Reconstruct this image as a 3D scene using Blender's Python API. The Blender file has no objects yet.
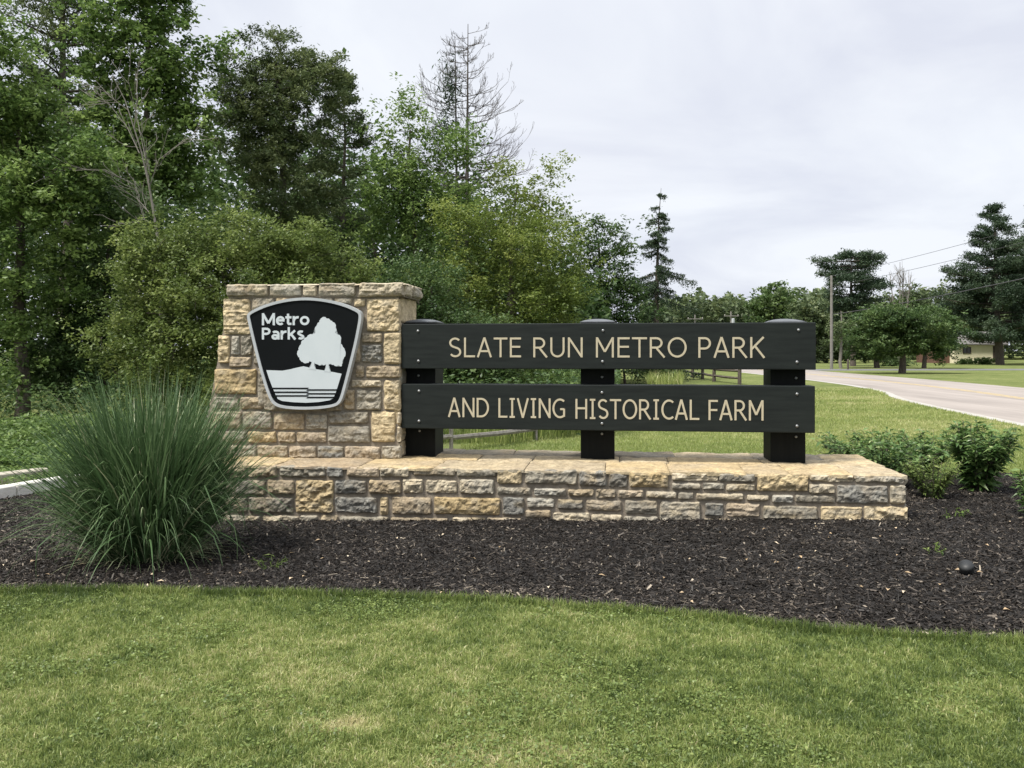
import bpy, bmesh, math, random
import numpy as np
from mathutils import Vector, Matrix

PI = math.pi
R = math.radians
scene = bpy.context.scene
COL = scene.collection

# ------------------------------------------------------------------ camera, sky, sun, exposure
F = 852.0          # focal length in pixels of a 1024 wide frame
HZ = 350.0         # row of the horizon
EYE = 1.6
cam_d = bpy.data.cameras.new('camera')
cam = bpy.data.objects.new('camera', cam_d)
COL.objects.link(cam)
cam.location = (0, 0, EYE)
cam.rotation_euler = (PI / 2, 0, 0)
cam_d.sensor_width = 36
cam_d.lens = F / 1024 * 36
cam_d.shift_y = -(384 - HZ) / 1024
cam_d.clip_start = 0.05
cam_d.clip_end = 3000
scene.camera = cam

SUN_EL, SUN_AZ = R(60), R(235)     # azimuth clockwise from +y; the sun stands behind and left of the camera
world = bpy.data.worlds.new('World')
scene.world = world
world.use_nodes = True
wt = world.node_tree
wt.nodes.clear()


def wn(t, **kw):
    n = wt.nodes.new(t)
    for k, v in kw.items():
        setattr(n, k, v)
    return n


w_out = wn('ShaderNodeOutputWorld')
w_bg = wn('ShaderNodeBackground')
w_bg.inputs['Strength'].default_value = 0.084
w_sky = wn('ShaderNodeTexSky', sky_type='NISHITA')
w_sky.sun_disc = False
w_sky.sun_elevation = SUN_EL
w_sky.sun_rotation = SUN_AZ
w_sky.dust_density = 2.0
w_tc = wn('ShaderNodeTexCoord')
w_sep = wn('ShaderNodeSeparateXYZ')
w_add = wn('ShaderNodeMath', operation='ADD')
w_add.inputs[1].default_value = 0.22
w_max = wn('ShaderNodeMath', operation='MAXIMUM')
w_max.inputs[1].default_value = 0.1
w_dx = wn('ShaderNodeMath', operation='DIVIDE')
w_dy = wn('ShaderNodeMath', operation='DIVIDE')
w_comb = wn('ShaderNodeCombineXYZ')
w_n1 = wn('ShaderNodeTexNoise')
w_n1.inputs['Scale'].default_value = 1.1
w_n1.inputs['Detail'].default_value = 6
w_n1.inputs['Roughness'].default_value = 0.55
w_n1.inputs['Distortion'].default_value = 0.6
w_r1 = wn('ShaderNodeValToRGB')
e = w_r1.color_ramp.elements
e[0].position, e[0].color = 0.36, (4.25, 4.45, 5.05, 1)
e[1].position, e[1].color = 0.60, (5.2, 5.4, 5.75, 1)
w_n2 = wn('ShaderNodeTexNoise')
w_n2.inputs['Scale'].default_value = 0.7
w_n2.inputs['Detail'].default_value = 4
w_r2 = wn('ShaderNodeValToRGB')
e = w_r2.color_ramp.elements
e[0].position, e[0].color = 0.30, (0.93, 0.93, 0.93, 1)
e[1].position, e[1].color = 0.55, (1, 1, 1, 1)
w_mix = wn('ShaderNodeMix', data_type='RGBA')
L_ = wt.links.new
L_(w_tc.outputs['Generated'], w_sep.inputs[0])
L_(w_sep.outputs['Z'], w_add.inputs[0])
L_(w_add.outputs[0], w_max.inputs[0])
L_(w_sep.outputs['X'], w_dx.inputs[0]); L_(w_max.outputs[0], w_dx.inputs[1])
L_(w_sep.outputs['Y'], w_dy.inputs[0]); L_(w_max.outputs[0], w_dy.inputs[1])
L_(w_dx.outputs[0], w_comb.inputs[0]); L_(w_dy.outputs[0], w_comb.inputs[1])
L_(w_comb.outputs[0], w_n1.inputs['Vector']); L_(w_comb.outputs[0], w_n2.inputs['Vector'])
L_(w_n1.outputs['Fac'], w_r1.inputs[0]); L_(w_n2.outputs['Fac'], w_r2.inputs[0])
L_(w_r2.outputs[0], w_mix.inputs['Factor'])
L_(w_sky.outputs[0], w_mix.inputs['A']); L_(w_r1.outputs[0], w_mix.inputs['B'])
w_zen = wn('ShaderNodeMapRange', interpolation_type='SMOOTHSTEP')      # an overcast sky is two to three times brighter overhead than low down
w_zen.inputs['From Min'].default_value = 0.36
w_zen.inputs['From Max'].default_value = 0.95
w_zen.inputs['To Min'].default_value = 1.0
w_zen.inputs['To Max'].default_value = 2.5
w_mul = wn('ShaderNodeVectorMath', operation='SCALE')
L_(w_sep.outputs['Z'], w_zen.inputs['Value'])
L_(w_mix.outputs['Result'], w_mul.inputs[0]); L_(w_zen.outputs[0], w_mul.inputs['Scale'])
L_(w_mul.outputs[0], w_bg.inputs['Color'])
L_(w_bg.outputs[0], w_out.inputs['Surface'])

sun_d = bpy.data.lights.new('sun', 'SUN')
sun_d.energy = 2.9
sun_d.angle = R(12)
sun_d.color = (1.0, 0.95, 0.87)
sun = bpy.data.objects.new('sun', sun_d)
COL.objects.link(sun)
sun.rotation_euler = (PI / 2 - SUN_EL, 0, PI - SUN_AZ)

vs = scene.view_settings
vs.view_transform = 'Standard'
vs.look = 'None'
vs.exposure = 1.08
vs.gamma = 1.0
vs.use_curve_mapping = False
scene.cycles.max_bounces = 6
scene.cycles.diffuse_bounces = 3
scene.cycles.transmission_bounces = 3
scene.cycles.transparent_max_bounces = 4

# ------------------------------------------------------------------ helpers
rng = np.random.default_rng(7)


def vn(p, f, seed=0):
    """value noise 0..1 at the points p (n,2 or n,3)"""
    p = np.asarray(p, float) * f
    if p.shape[1] == 2:
        p = np.c_[p, np.zeros(len(p))]
    i = np.floor(p).astype(np.int64)
    t = p - i
    t = t * t * (3 - 2 * t)
    out = np.zeros(len(p))
    for dx in (0, 1):
        for dy in (0, 1):
            for dz in (0, 1):
                h = ((i[:, 0] + dx) * 374761393 + (i[:, 1] + dy) * 668265263 + (i[:, 2] + dz) * 1440662683 + seed * 974711 + 12345) & 0xffffffff
                h = ((h ^ (h >> 13)) * 1274126177) & 0xffffffff
                h = ((h ^ (h >> 16)) * 2246822519) & 0xffffffff
                h = (h ^ (h >> 15)) / 4294967296.0
                w = (t[:, 0] if dx else 1 - t[:, 0]) * (t[:, 1] if dy else 1 - t[:, 1]) * (t[:, 2] if dz else 1 - t[:, 2])
                out += h * w
    return out


def fbm(p, f, seed=0, oct=3):
    s, a, tot = 0, 1.0, 0
    for k in range(oct):
        s = s + a * vn(p, f * 2 ** k, seed + k * 17)
        tot += a
        a *= 0.5
    return s / tot


class MB:
    """collects vertices, faces and per-face attributes and links them as ONE mesh object"""

    def __init__(s):
        s.v, s.f, s.t, s.c, s.n = [], [], [], [], 0

    def add(s, verts, faces, tint=0.5, col=None):
        verts = np.asarray(verts, float).reshape(-1, 3)
        faces = np.asarray(faces, np.int64)
        s.v.append(verts)
        s.f.append(faces + s.n)
        m = len(faces)
        s.t.append(np.full(m, tint) if np.isscalar(tint) else np.asarray(tint, float))
        if col is not None:
            c = np.asarray(col, float)
            s.c.append(np.tile(c, (m, 1)) if c.ndim == 1 else c)
        s.n += len(verts)

    def mesh(s, name, smooth=False):
        me = bpy.data.meshes.new(name)
        V = np.concatenate(s.v)
        idx = np.concatenate([f.ravel() for f in s.f])
        tot = np.concatenate([np.full(len(f), f.shape[1]) for f in s.f])
        start = np.r_[0, np.cumsum(tot)[:-1]]
        me.vertices.add(len(V)); me.vertices.foreach_set('co', V.ravel())
        me.loops.add(len(idx)); me.loops.foreach_set('vertex_index', idx.astype(np.int32))
        me.polygons.add(len(tot)); me.polygons.foreach_set('loop_start', start.astype(np.int32))
        me.update(calc_edges=True)
        a = me.attributes.new('tint', 'FLOAT', 'FACE')
        a.data.foreach_set('value', np.concatenate(s.t).astype(np.float32))
        if s.c:
            C = np.concatenate(s.c)
            a = me.attributes.new('stone_col', 'FLOAT_COLOR', 'FACE')
            a.data.foreach_set('color', np.c_[C, np.ones(len(C))].ravel().astype(np.float32))
        me.polygons.foreach_set('use_smooth', np.full(len(tot), bool(smooth)))
        return me

    def build(s, name, mat, parent=None, smooth=False):
        return link(name, s.mesh(name, smooth), mat, parent)


def link(name, me, mat=None, parent=None):
    o = bpy.data.objects.new(name, me)
    COL.objects.link(o)
    if mat is not None and not me.materials:
        me.materials.append(mat)
    if parent is not None:
        o.parent = parent
    return o


def tag(o, label=None, cat=None, group=None, kind=None):
    if label: o['label'] = label
    if cat: o['category'] = cat
    if group: o['group'] = group
    if kind: o['kind'] = kind
    return o


def thing(name, label, cat, loc=(0, 0, 0), rz=0, group=None):
    o = bpy.data.objects.new(name, None)
    COL.objects.link(o)
    o.location = loc
    o.rotation_euler = (0, 0, rz)
    o.empty_display_size = 0.2
    return tag(o, label, cat, group)


def box(mb, x0, x1, y0, y1, z0, z1, tint=0.5, col=None):
    v = [(x0, y0, z0), (x1, y0, z0), (x1, y1, z0), (x0, y1, z0), (x0, y0, z1), (x1, y0, z1), (x1, y1, z1), (x0, y1, z1)]
    f = [(0, 3, 2, 1), (4, 5, 6, 7), (0, 1, 5, 4), (1, 2, 6, 5), (2, 3, 7, 6), (3, 0, 4, 7)]
    mb.add(v, f, tint, col)


def bevel_box(name, x0, x1, y0, y1, z0, z1, bev, mat, parent, seg=2, nx=1):
    bm = bmesh.new()
    bmesh.ops.create_cube(bm, size=1)
    for v in bm.verts:
        v.co = ((x0 + x1) / 2 + v.co.x * (x1 - x0), (y0 + y1) / 2 + v.co.y * (y1 - y0), (z0 + z1) / 2 + v.co.z * (z1 - z0))
    bmesh.ops.bevel(bm, geom=bm.edges[:] + bm.verts[:], offset=bev, segments=seg, affect='EDGES', profile=0.6)
    me = bpy.data.meshes.new(name)
    bm.to_mesh(me); bm.free()
    return link(name, me, mat, parent)


def tube(mb, pts, rad, sides=6, tint=0.5, cap=True):
    pts = np.asarray(pts, float)
    n = len(pts)
    rad = np.broadcast_to(np.asarray(rad, float), (n,))
    d = np.gradient(pts, axis=0)
    d /= np.linalg.norm(d, axis=1)[:, None] + 1e-9
    ref = np.array([0, 0, 1.0]) if abs(d[:, 2]).mean() < 0.8 else np.array([1.0, 0, 0])
    a = np.cross(d, ref); a /= np.linalg.norm(a, axis=1)[:, None] + 1e-9
    b = np.cross(d, a)
    th = np.arange(sides) / sides * 2 * PI
    V = pts[:, None, :] + rad[:, None, None] * (np.cos(th)[None, :, None] * a[:, None, :] + np.sin(th)[None, :, None] * b[:, None, :])
    V = V.reshape(-1, 3)
    k = np.arange(n - 1)[:, None] * sides
    j = np.arange(sides)[None, :]
    j2 = (j + 1) % sides
    f = np.stack([k + j, k + j2, k + sides + j2, k + sides + j], -1).reshape(-1, 4)
    mb.add(V, f, tint)
    if cap:
        mb.add(np.r_[V[-sides:], V[-sides:].mean(0)[None]], [(q, (q + 1) % sides, sides) for q in range(sides)], tint)


def prism(mb, poly, y0, y1, to3):
    """closed outline poly (n,2) extruded between depths y0 (front) and y1 by to3(a,b,y)"""
    n = len(poly)
    front = [to3(a, b, y0) for a, b in poly]
    back = [to3(a, b, y1) for a, b in poly]
    bm = bmesh.new()
    fv = [bm.verts.new(p) for p in front]
    bv = [bm.verts.new(p) for p in back]
    bm.faces.new(fv)
    bm.faces.new(bv[::-1])
    for i in range(n):
        j = (i + 1) % n
        bm.faces.new((fv[i], bv[i], bv[j], fv[j]))
    bmesh.ops.triangulate(bm, faces=[f for f in bm.faces if len(f.verts) > 4])
    bmesh.ops.recalc_face_normals(bm, faces=bm.faces)
    bm.verts.index_update()
    V = [tuple(v.co) for v in bm.verts]
    tri = [tuple(v.index for v in f.verts) for f in bm.faces if len(f.verts) == 3]
    quad = [tuple(v.index for v in f.verts) for f in bm.faces if len(f.verts) == 4]
    bm.free()
    base = mb.n
    mb.add(V, quad)
    if tri:
        mb.f.append(np.asarray(tri, np.int64) + base)
        mb.t.append(np.full(len(tri), 0.5))


def ground(px, py, z=0.0):
    d = (EYE - z) * F / (py - HZ)
    return np.array([(px - 512) / F * d, d, z])


# ------------------------------------------------------------------ materials
def material(name):
    m = bpy.data.materials.new(name)
    m.use_nodes = True
    m.node_tree.nodes.clear()
    return m, m.node_tree


def N(t, ty, **kw):
    n = t.nodes.new(ty)
    for k, v in kw.items():
        if k in n.inputs:
            n.inputs[k].default_value = v
        else:
            setattr(n, k, v)
    return n


def ramp(t, stops):
    n = t.nodes.new('ShaderNodeValToRGB')
    el = n.color_ramp.elements
    while len(el) < len(stops):
        el.new(0.5)
    for x, (p, c) in zip(el, stops):
        x.position = p
        x.color = (*c, 1)
    return n


def surf(name, stops, scale=8, detail=5, rough=0.8, bump=0.0, bscale=None, spec=0.3, coord='Object', stretch=(1, 1, 1), metal=0.0, dist=0.02, nrough=0.6):
    m, t = material(name)
    out = N(t, 'ShaderNodeOutputMaterial')
    p = N(t, 'ShaderNodeBsdfPrincipled', Roughness=rough, Metallic=metal)
    p.inputs['Specular IOR Level'].default_value = spec
    tc = N(t, 'ShaderNodeTexCoord')
    mp = N(t, 'ShaderNodeMapping')
    mp.inputs['Scale'].default_value = stretch
    n = N(t, 'ShaderNodeTexNoise', Scale=scale, Detail=detail, Roughness=nrough)
    r = ramp(t, stops)
    l = t.links.new
    l(tc.outputs[coord], mp.inputs[0]); l(mp.outputs[0], n.inputs['Vector']); l(n.outputs['Fac'], r.inputs[0])
    l(r.outputs[0], p.inputs['Base Color']); l(p.outputs[0], out.inputs[0])
    if bump:
        b = N(t, 'ShaderNodeBump', Strength=bump, Distance=dist)
        n2 = N(t, 'ShaderNodeTexNoise', Scale=bscale or scale * 3, Detail=6, Roughness=0.65)
        l(mp.outputs[0], n2.inputs['Vector']); l(n2.outputs['Fac'], b.inputs['Height']); l(b.outputs[0], p.inputs['Normal'])
    return m


def leaf(name, stops, trans=0.35, gloss=0.05, grough=0.45):
    m, t = material(name)
    out = N(t, 'ShaderNodeOutputMaterial')
    at = N(t, 'ShaderNodeAttribute', attribute_name='tint')
    r = ramp(t, stops)
    d = N(t, 'ShaderNodeBsdfDiffuse')
    tr = N(t, 'ShaderNodeBsdfTranslucent')
    g = N(t, 'ShaderNodeBsdfGlossy', Roughness=grough)
    g.inputs['Color'].default_value = (0.8, 0.8, 0.8, 1)
    m1 = N(t, 'ShaderNodeMixShader'); m1.inputs[0].default_value = trans
    m2 = N(t, 'ShaderNodeMixShader'); m2.inputs[0].default_value = gloss
    l = t.links.new
    l(at.outputs['Fac'], r.inputs[0])
    l(r.outputs[0], d.inputs['Color']); l(r.outputs[0], tr.inputs['Color'])
    l(d.outputs[0], m1.inputs[1]); l(tr.outputs[0], m1.inputs[2])
    l(m1.outputs[0], m2.inputs[1]); l(g.outputs[0], m2.inputs[2])
    l(m2.outputs[0], out.inputs[0])
    return m


def stone_material():
    m, t = material('split_face_sandstone')
    l = t.links.new
    out = N(t, 'ShaderNodeOutputMaterial')
    p = N(t, 'ShaderNodeBsdfPrincipled', Roughness=0.9)
    p.inputs['Specular IOR Level'].default_value = 0.2
    at = N(t, 'ShaderNodeAttribute', attribute_name='stone_col')
    tc = N(t, 'ShaderNodeTexCoord')
    n1 = N(t, 'ShaderNodeTexNoise', Scale=9, Detail=6, Roughness=0.65)
    n2 = N(t, 'ShaderNodeTexNoise', Scale=38, Detail=5, Roughness=0.7)
    n3 = N(t, 'ShaderNodeTexNoise', Scale=5, Detail=4, Roughness=0.6)
    mp = N(t, 'ShaderNodeMapping'); mp.inputs['Location'].default_value = (3.1, 7.7, 1.3)
    r1 = ramp(t, [(0.3, (0.66, 0.64, 0.62)), (0.5, (0.97, 0.95, 0.92)), (0.7, (1.22, 1.2, 1.15))])
    r2 = ramp(t, [(0.3, (0.6, 0.6, 0.6)), (0.65, (1.2, 1.2, 1.2))])
    r3 = ramp(t, [(0.5, (0, 0, 0)), (0.68, (1, 1, 1))])
    a = N(t, 'ShaderNodeMix', data_type='RGBA', blend_type='MULTIPLY'); a.inputs['Factor'].default_value = 1
    b = N(t, 'ShaderNodeMix', data_type='RGBA', blend_type='MULTIPLY'); b.inputs['Factor'].default_value = 1
    c = N(t, 'ShaderNodeMix', data_type='RGBA'); c.inputs['B'].default_value = (0.31, 0.225, 0.12, 1)
    mu = N(t, 'ShaderNodeMath', operation='MULTIPLY'); mu.inputs[1].default_value = 0.3
    l(tc.outputs['Object'], n1.inputs['Vector']); l(tc.outputs['Object'], n2.inputs['Vector'])
    l(tc.outputs['Object'], mp.inputs[0]); l(mp.outputs[0], n3.inputs['Vector'])
    l(n1.outputs['Fac'], r1.inputs[0]); l(n2.outputs['Fac'], r2.inputs[0]); l(n3.outputs['Fac'], r3.inputs[0])
    l(r3.outputs[0], mu.inputs[0])
    l(at.outputs['Color'], c.inputs['A']); l(mu.outputs[0], c.inputs['Factor'])
    l(c.outputs['Result'], a.inputs['A']); l(r1.outputs[0], a.inputs['B'])
    l(a.outputs['Result'], b.inputs['A']); l(r2.outputs[0], b.inputs['B'])
    l(b.outputs['Result'], p.inputs['Base Color'])
    bu = N(t, 'ShaderNodeBump', Strength=0.8, Distance=0.009)
    n4 = N(t, 'ShaderNodeTexNoise', Scale=55, Detail=6, Roughness=0.7)
    l(tc.outputs['Object'], n4.inputs['Vector']); l(n4.outputs['Fac'], bu.inputs['Height'])
    l(bu.outputs[0], p.inputs['Normal'])
    l(p.outputs[0], out.inputs[0])
    return m


M = {}
M['stone'] = stone_material()
M['mortar'] = surf('mortar', [(0.3, (0.17, 0.145, 0.112)), (0.7, (0.27, 0.23, 0.18))], 25, rough=0.95, bump=0.8, bscale=90, dist=0.008)
M['black_timber'] = surf('black_painted_timber', [(0.35, (0.005, 0.0075, 0.0068)), (0.55, (0.009, 0.0125, 0.011)), (0.75, (0.0125, 0.016, 0.0142))], 5, rough=0.62, bump=0.06, bscale=14, stretch=(0.5, 5, 5), dist=0.004, spec=0.25)
M['post_paint'] = surf('post_paint', [(0.35, (0.003, 0.004, 0.004)), (0.7, (0.006, 0.007, 0.0065))], 6, rough=0.6, bump=0.12, bscale=14, stretch=(6, 6, 0.6), dist=0.004, spec=0.15)
M['cap_metal'] = surf('dull_cap_metal', [(0.3, (0.055, 0.06, 0.065)), (0.7, (0.085, 0.09, 0.095))], 12, rough=0.45, spec=0.5)
M['bolt_metal'] = surf('bolt_metal', [(0.3, (0.24, 0.25, 0.255)), (0.7, (0.32, 0.32, 0.32))], 30, rough=0.4, metal=0.6)
M['tan_letters'] = surf('tan_letter_paint', [(0.3, (0.40, 0.35, 0.245)), (0.7, (0.45, 0.40, 0.285))], 20, rough=0.6)
M['sign_black'] = surf('sign_black', [(0.3, (0.0035, 0.0045, 0.005)), (0.7, (0.005, 0.006, 0.007))], 5, rough=0.45, spec=0.1)
M['sign_white'] = surf('sign_white', [(0.3, (0.46, 0.505, 0.52)), (0.7, (0.49, 0.53, 0.545))], 5, rough=0.4)
M['sign_rim'] = surf('sign_rim_grey', [(0.3, (0.34, 0.36, 0.37)), (0.7, (0.40, 0.42, 0.43))], 9, rough=0.45)
M['concrete'] = surf('kerb_concrete', [(0.25, (0.42, 0.40, 0.36)), (0.75, (0.62, 0.60, 0.55))], 9, rough=0.9, bump=0.3, bscale=60, dist=0.006)
M['old_concrete'] = surf('weathered_concrete', [(0.25, (0.24, 0.215, 0.17)), (0.75, (0.42, 0.385, 0.315))], 7, rough=0.95, bump=0.5, bscale=40, dist=0.01)
M['grey_wood'] = surf('weathered_wood', [(0.25, (0.16, 0.145, 0.12)), (0.75, (0.36, 0.33, 0.28))], 5, rough=0.9, bump=0.5, bscale=12, stretch=(3, 3, 3))
M['bark'] = surf('grey_brown_bark', [(0.25, (0.045, 0.036, 0.028)), (0.75, (0.13, 0.11, 0.09))], 9, rough=0.95, bump=0.9, bscale=16, stretch=(2, 2, 0.5), dist=0.03)
M['pale_bark'] = surf('pale_dead_bark', [(0.25, (0.11, 0.10, 0.085)), (0.75, (0.23, 0.21, 0.185))], 9, rough=0.95)
M['dark_twig'] = surf('dark_dead_twig', [(0.25, (0.05, 0.043, 0.038)), (0.75, (0.10, 0.088, 0.078))], 9, rough=0.95)

# ------------------------------------------------------------------ the ground
def lawn_material():
    m, t = material('mown_lawn')
    l = t.links.new
    out = N(t, 'ShaderNodeOutputMaterial')
    d = N(t, 'ShaderNodeBsdfDiffuse')
    tc = N(t, 'ShaderNodeTexCoord')
    n1 = N(t, 'ShaderNodeTexNoise', Scale=0.35, Detail=4, Roughness=0.6)
    n2 = N(t, 'ShaderNodeTexNoise', Scale=9, Detail=7, Roughness=0.75)
    n3 = N(t, 'ShaderNodeTexNoise', Scale=1.7, Detail=4, Roughness=0.6)
    r1 = ramp(t, [(0.3, (0.098, 0.122, 0.046)), (0.55, (0.140, 0.160, 0.066)), (0.75, (0.178, 0.186, 0.088))])
    r2 = ramp(t, [(0.3, (0.55, 0.6, 0.55)), (0.7, (1.3, 1.25, 1.2))])
    r3 = ramp(t, [(0.35, (0.8, 0.85, 0.8)), (0.65, (1.15, 1.1, 1.1))])
    a = N(t, 'ShaderNodeMix', data_type='RGBA', blend_type='MULTIPLY'); a.inputs['Factor'].default_value = 1
    b = N(t, 'ShaderNodeMix', data_type='RGBA', blend_type='MULTIPLY'); b.inputs['Factor'].default_value = 1
    bu = N(t, 'ShaderNodeBump', Strength=0.7, Distance=0.05)
    for n in (n1, n2, n3):
        l(tc.outputs['Object'], n.inputs['Vector'])
    l(n1.outputs['Fac'], r1.inputs[0]); l(n2.outputs['Fac'], r2.inputs[0]); l(n3.outputs['Fac'], r3.inputs[0])
    l(r1.outputs[0], a.inputs['A']); l(r2.outputs[0], a.inputs['B'])
    l(a.outputs['Result'], b.inputs['A']); l(r3.outputs[0], b.inputs['B'])
    l(b.outputs['Result'], d.inputs['Color'])
    l(n2.outputs['Fac'], bu.inputs['Height']); l(bu.outputs[0], d.inputs['Normal'])
    l(d.outputs[0], out.inputs[0])
    return m


M['lawn'] = lawn_material()

# the mulch bed
EX = np.array([-7.5, -3.49, -2.6, -1.68, -0.72, 0.0, 0.80, 1.47, 2.20, 2.85, 3.6, 5.2, 6.5])
EY = np.array([5.5, 5.62, 5.62, 5.56, 5.48, 5.36, 5.18, 4.94, 4.73, 4.65, 4.68, 5.3, 6.7])


def front_edge(x):
    x = np.asarray(x, float)
    return np.interp(x, EX, EY) + 0.035 * (vn(np.c_[x, x * 0], 2.3, 3) - 0.5) + 0.03 * (vn(np.c_[x, x * 0], 9, 4) - 0.5)


def kerb_line(y):
    return -5.43 + (np.asarray(y) - 9.03) * 0.406


def back_edge(x):
    return np.interp(x, [-7, -5, 4.5, 6.4, 7.0], [10.2, 10.4, 10.9, 10.9, 8.5])


def mulch_height(x, y):
    e = np.clip((y - front_edge(x)) / 0.5, 0, 1)
    p = np.c_[x, y]
    e2 = np.clip((y - front_edge(x)) / 1.5, 0, 1) * np.clip((back_edge(x) - y) / 1.0, 0, 1) * np.clip((x - kerb_line(y)) / 1.2, 0, 1) * np.clip((6.6 - x) / 1.5, 0, 1)
    return 0.006 + np.clip(.0275 * (x - .45), -.08, .085) * e2 + e * (0.012 * fbm(p, 1.6, 5) + 0.014 * fbm(p, 9, 8))


gx = np.r_[-700, -60, np.arange(-8, 8.01, .1), 60, 700]
gy = np.r_[-60, 0, np.arange(4, 12.01, .1), 40, 200, 1400]
X, Y = np.meshgrid(gx, gy, indexing='ij')
x_, y_ = X.ravel(), Y.ravel()
inside = (y_ > front_edge(x_) + .14) & (y_ < back_edge(x_) - .14) & (x_ > kerb_line(y_) + .04) & (x_ < 6.5)
V = np.c_[x_, y_, np.where(inside, -.3, 0.0)]
ii, jj = np.meshgrid(np.arange(len(gx) - 1), np.arange(len(gy) - 1), indexing='ij')
k = (ii * len(gy) + jj).ravel()
mb = MB(); mb.add(V, np.stack([k, k + len(gy), k + len(gy) + 1, k + 1], -1))
tag(mb.build('lawn', M['lawn']), kind='structure')

nx, ny = 260, 120
gx = np.linspace(-7.3, 6.7, nx)
s = np.linspace(0, 1, ny) ** 1.2
X = np.repeat(gx[:, None], ny, 1)
Y = front_edge(gx)[:, None] + s[None, :] * (back_edge(gx) - front_edge(gx))[:, None]
Z = mulch_height(X.ravel(), Y.ravel()).reshape(nx, ny)
V = np.stack([X, Y, Z], -1).reshape(-1, 3)
ii, jj = np.meshgrid(np.arange(nx - 1), np.arange(ny - 1), indexing='ij')
k = (ii * ny + jj).ravel()
Fq = np.stack([k, k + ny, k + ny + 1, k + 1], -1)
keep = V[Fq[:, 0], 0] > kerb_line(V[Fq[:, 0], 1]) - 0.08
M['mulch'] = surf('dark_bark_mulch', [(0.3, (0.005, 0.0042, 0.0035)), (0.55, (0.014, 0.0118, 0.0095)), (0.75, (0.05, 0.042, 0.034))], 45, rough=0.95, bump=1.0, bscale=70, dist=0.03, nrough=0.8)
mb = MB(); mb.add(V, Fq[keep])
tag(mb.build('mulch_bed', M['mulch']), kind='structure')


def mulch_chips(n):
    r = np.random.default_rng(21)
    x = r.uniform(-6.6, 6.5, n); u = r.random(n) ** 1.35
    f = front_edge(x)
    y = f + 0.01 + u * (back_edge(x) - f)
    ok = (x > kerb_line(y) + 0.02)
    x, y = x[ok], y[ok]
    n = len(x)
    z = mulch_height(x, y) + r.uniform(-0.003, 0.008, n)
    ln = r.gamma(2.6, 0.0105, n) + 0.009
    wd = np.minimum(r.uniform(0.004, 0.014, n), ln * 0.5)
    th = r.uniform(0.0012, 0.004, n)
    yaw = r.uniform(0, 2 * PI, n); pit = r.normal(0, 0.35, n); rol = r.normal(0, 0.5, n)
    a = np.stack([np.cos(yaw) * np.cos(pit), np.sin(yaw) * np.cos(pit), np.sin(pit)], -1)
    b0 = np.stack([-np.sin(yaw), np.cos(yaw), np.zeros(n)], -1)
    c0 = np.cross(a, b0)
    b = b0 * np.cos(rol)[:, None] + c0 * np.sin(rol)[:, None]
    c = np.cross(a, b)
    C = np.stack([x, y, z], -1)
    V = []
    for sa, sb, sc in ((-1, -1, -1), (1, -.6, -1), (1, .6, -1), (-1, 1, -1), (-1, -1, 1), (1, -.6, 1), (1, .6, 1), (-1, 1, 1)):
        V.append(C + a * (ln * .5 * sa)[:, None] + b * (wd * .5 * sb)[:, None] + c * (th * .5 * sc)[:, None])
    V = np.stack(V, 1).reshape(-1, 3)
    f = np.array([(4, 5, 6, 7), (0, 3, 2, 1), (0, 1, 5, 4), (1, 2, 6, 5), (2, 3, 7, 6), (3, 0, 4, 7)])
    Fc = (np.arange(n)[:, None, None] * 8 + f[None]).reshape(-1, 4)
    edge = np.exp(-(y - front_edge(x)) / 0.22)          # sun-bleached bits gather at the edge of the bed
    left = np.clip((-2.4 - x) / 1.5, 0, 1)
    t = np.clip(r.beta(1.25, 4.9, n) + 0.22 * edge * r.random(n) + 0.22 * left * r.random(n), 0, 1)
    t *= .55 + .9 * fbm(np.c_[x, y], 3.2, 91)
    hot = r.random(n) < 0.006
    t[hot] = r.uniform(0.75, 1, hot.sum())
    mb = MB(); mb.add(V, Fc, np.repeat(t, 6))
    return mb


M['chips'] = leaf('mulch_chip', [(0, (.005, .0043, .0036)), (.3, (.025, .021, .0175)), (.6, (.092, .077, .062)), (1, (.34, .29, .22))], 0.0, .02, .5)
tag(mulch_chips(205000).build('mulch_chips', M['chips']), 'dark shredded bark mulch chips covering the bed around the stone wall', 'mulch', kind='stuff')

# ------------------------------------------------------------------ the road and the driveway
M['road'] = surf('worn_pale_road', [(0.3, (0.175, 0.154, 0.137)), (0.5, (0.24, 0.212, 0.188)), (0.7, (0.29, 0.258, 0.23))], 1.1, detail=9, rough=0.9, bump=0.3, bscale=40, dist=0.01, stretch=(1, .09, 1), nrough=.68)
M['edge_strip'] = surf('pale_gutter', [(0.3, (0.27, 0.258, 0.232)), (0.7, (0.35, 0.334, 0.30))], 2, rough=0.9)
M['yellow_paint'] = surf('worn_yellow_paint', [(0.35, (0.34, 0.27, 0.15)), (0.7, (0.50, 0.36, 0.12))], 1.5, rough=0.8)
M['asphalt'] = surf('grey_asphalt', [(0.3, (0.085, 0.085, 0.088)), (0.7, (0.13, 0.13, 0.13))], 0.8, detail=8, rough=0.9)
LY = [10, 17.9, 24, 28.4, 31, 33, 38, 45, 58, 72, 110, 200, 420]
LX = [9.3, 10.8, 11.8, 12.7, 13.7, 14.3, 15.2, 15.8, 16.3, 16.7, 17.4, 18.8, 21]
RY = [10, 20, 36, 44, 65, 110, 200, 420]
RX = [18.4, 19.8, 21.6, 22.4, 23.5, 25.0, 26.6, 28.6]


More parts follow.
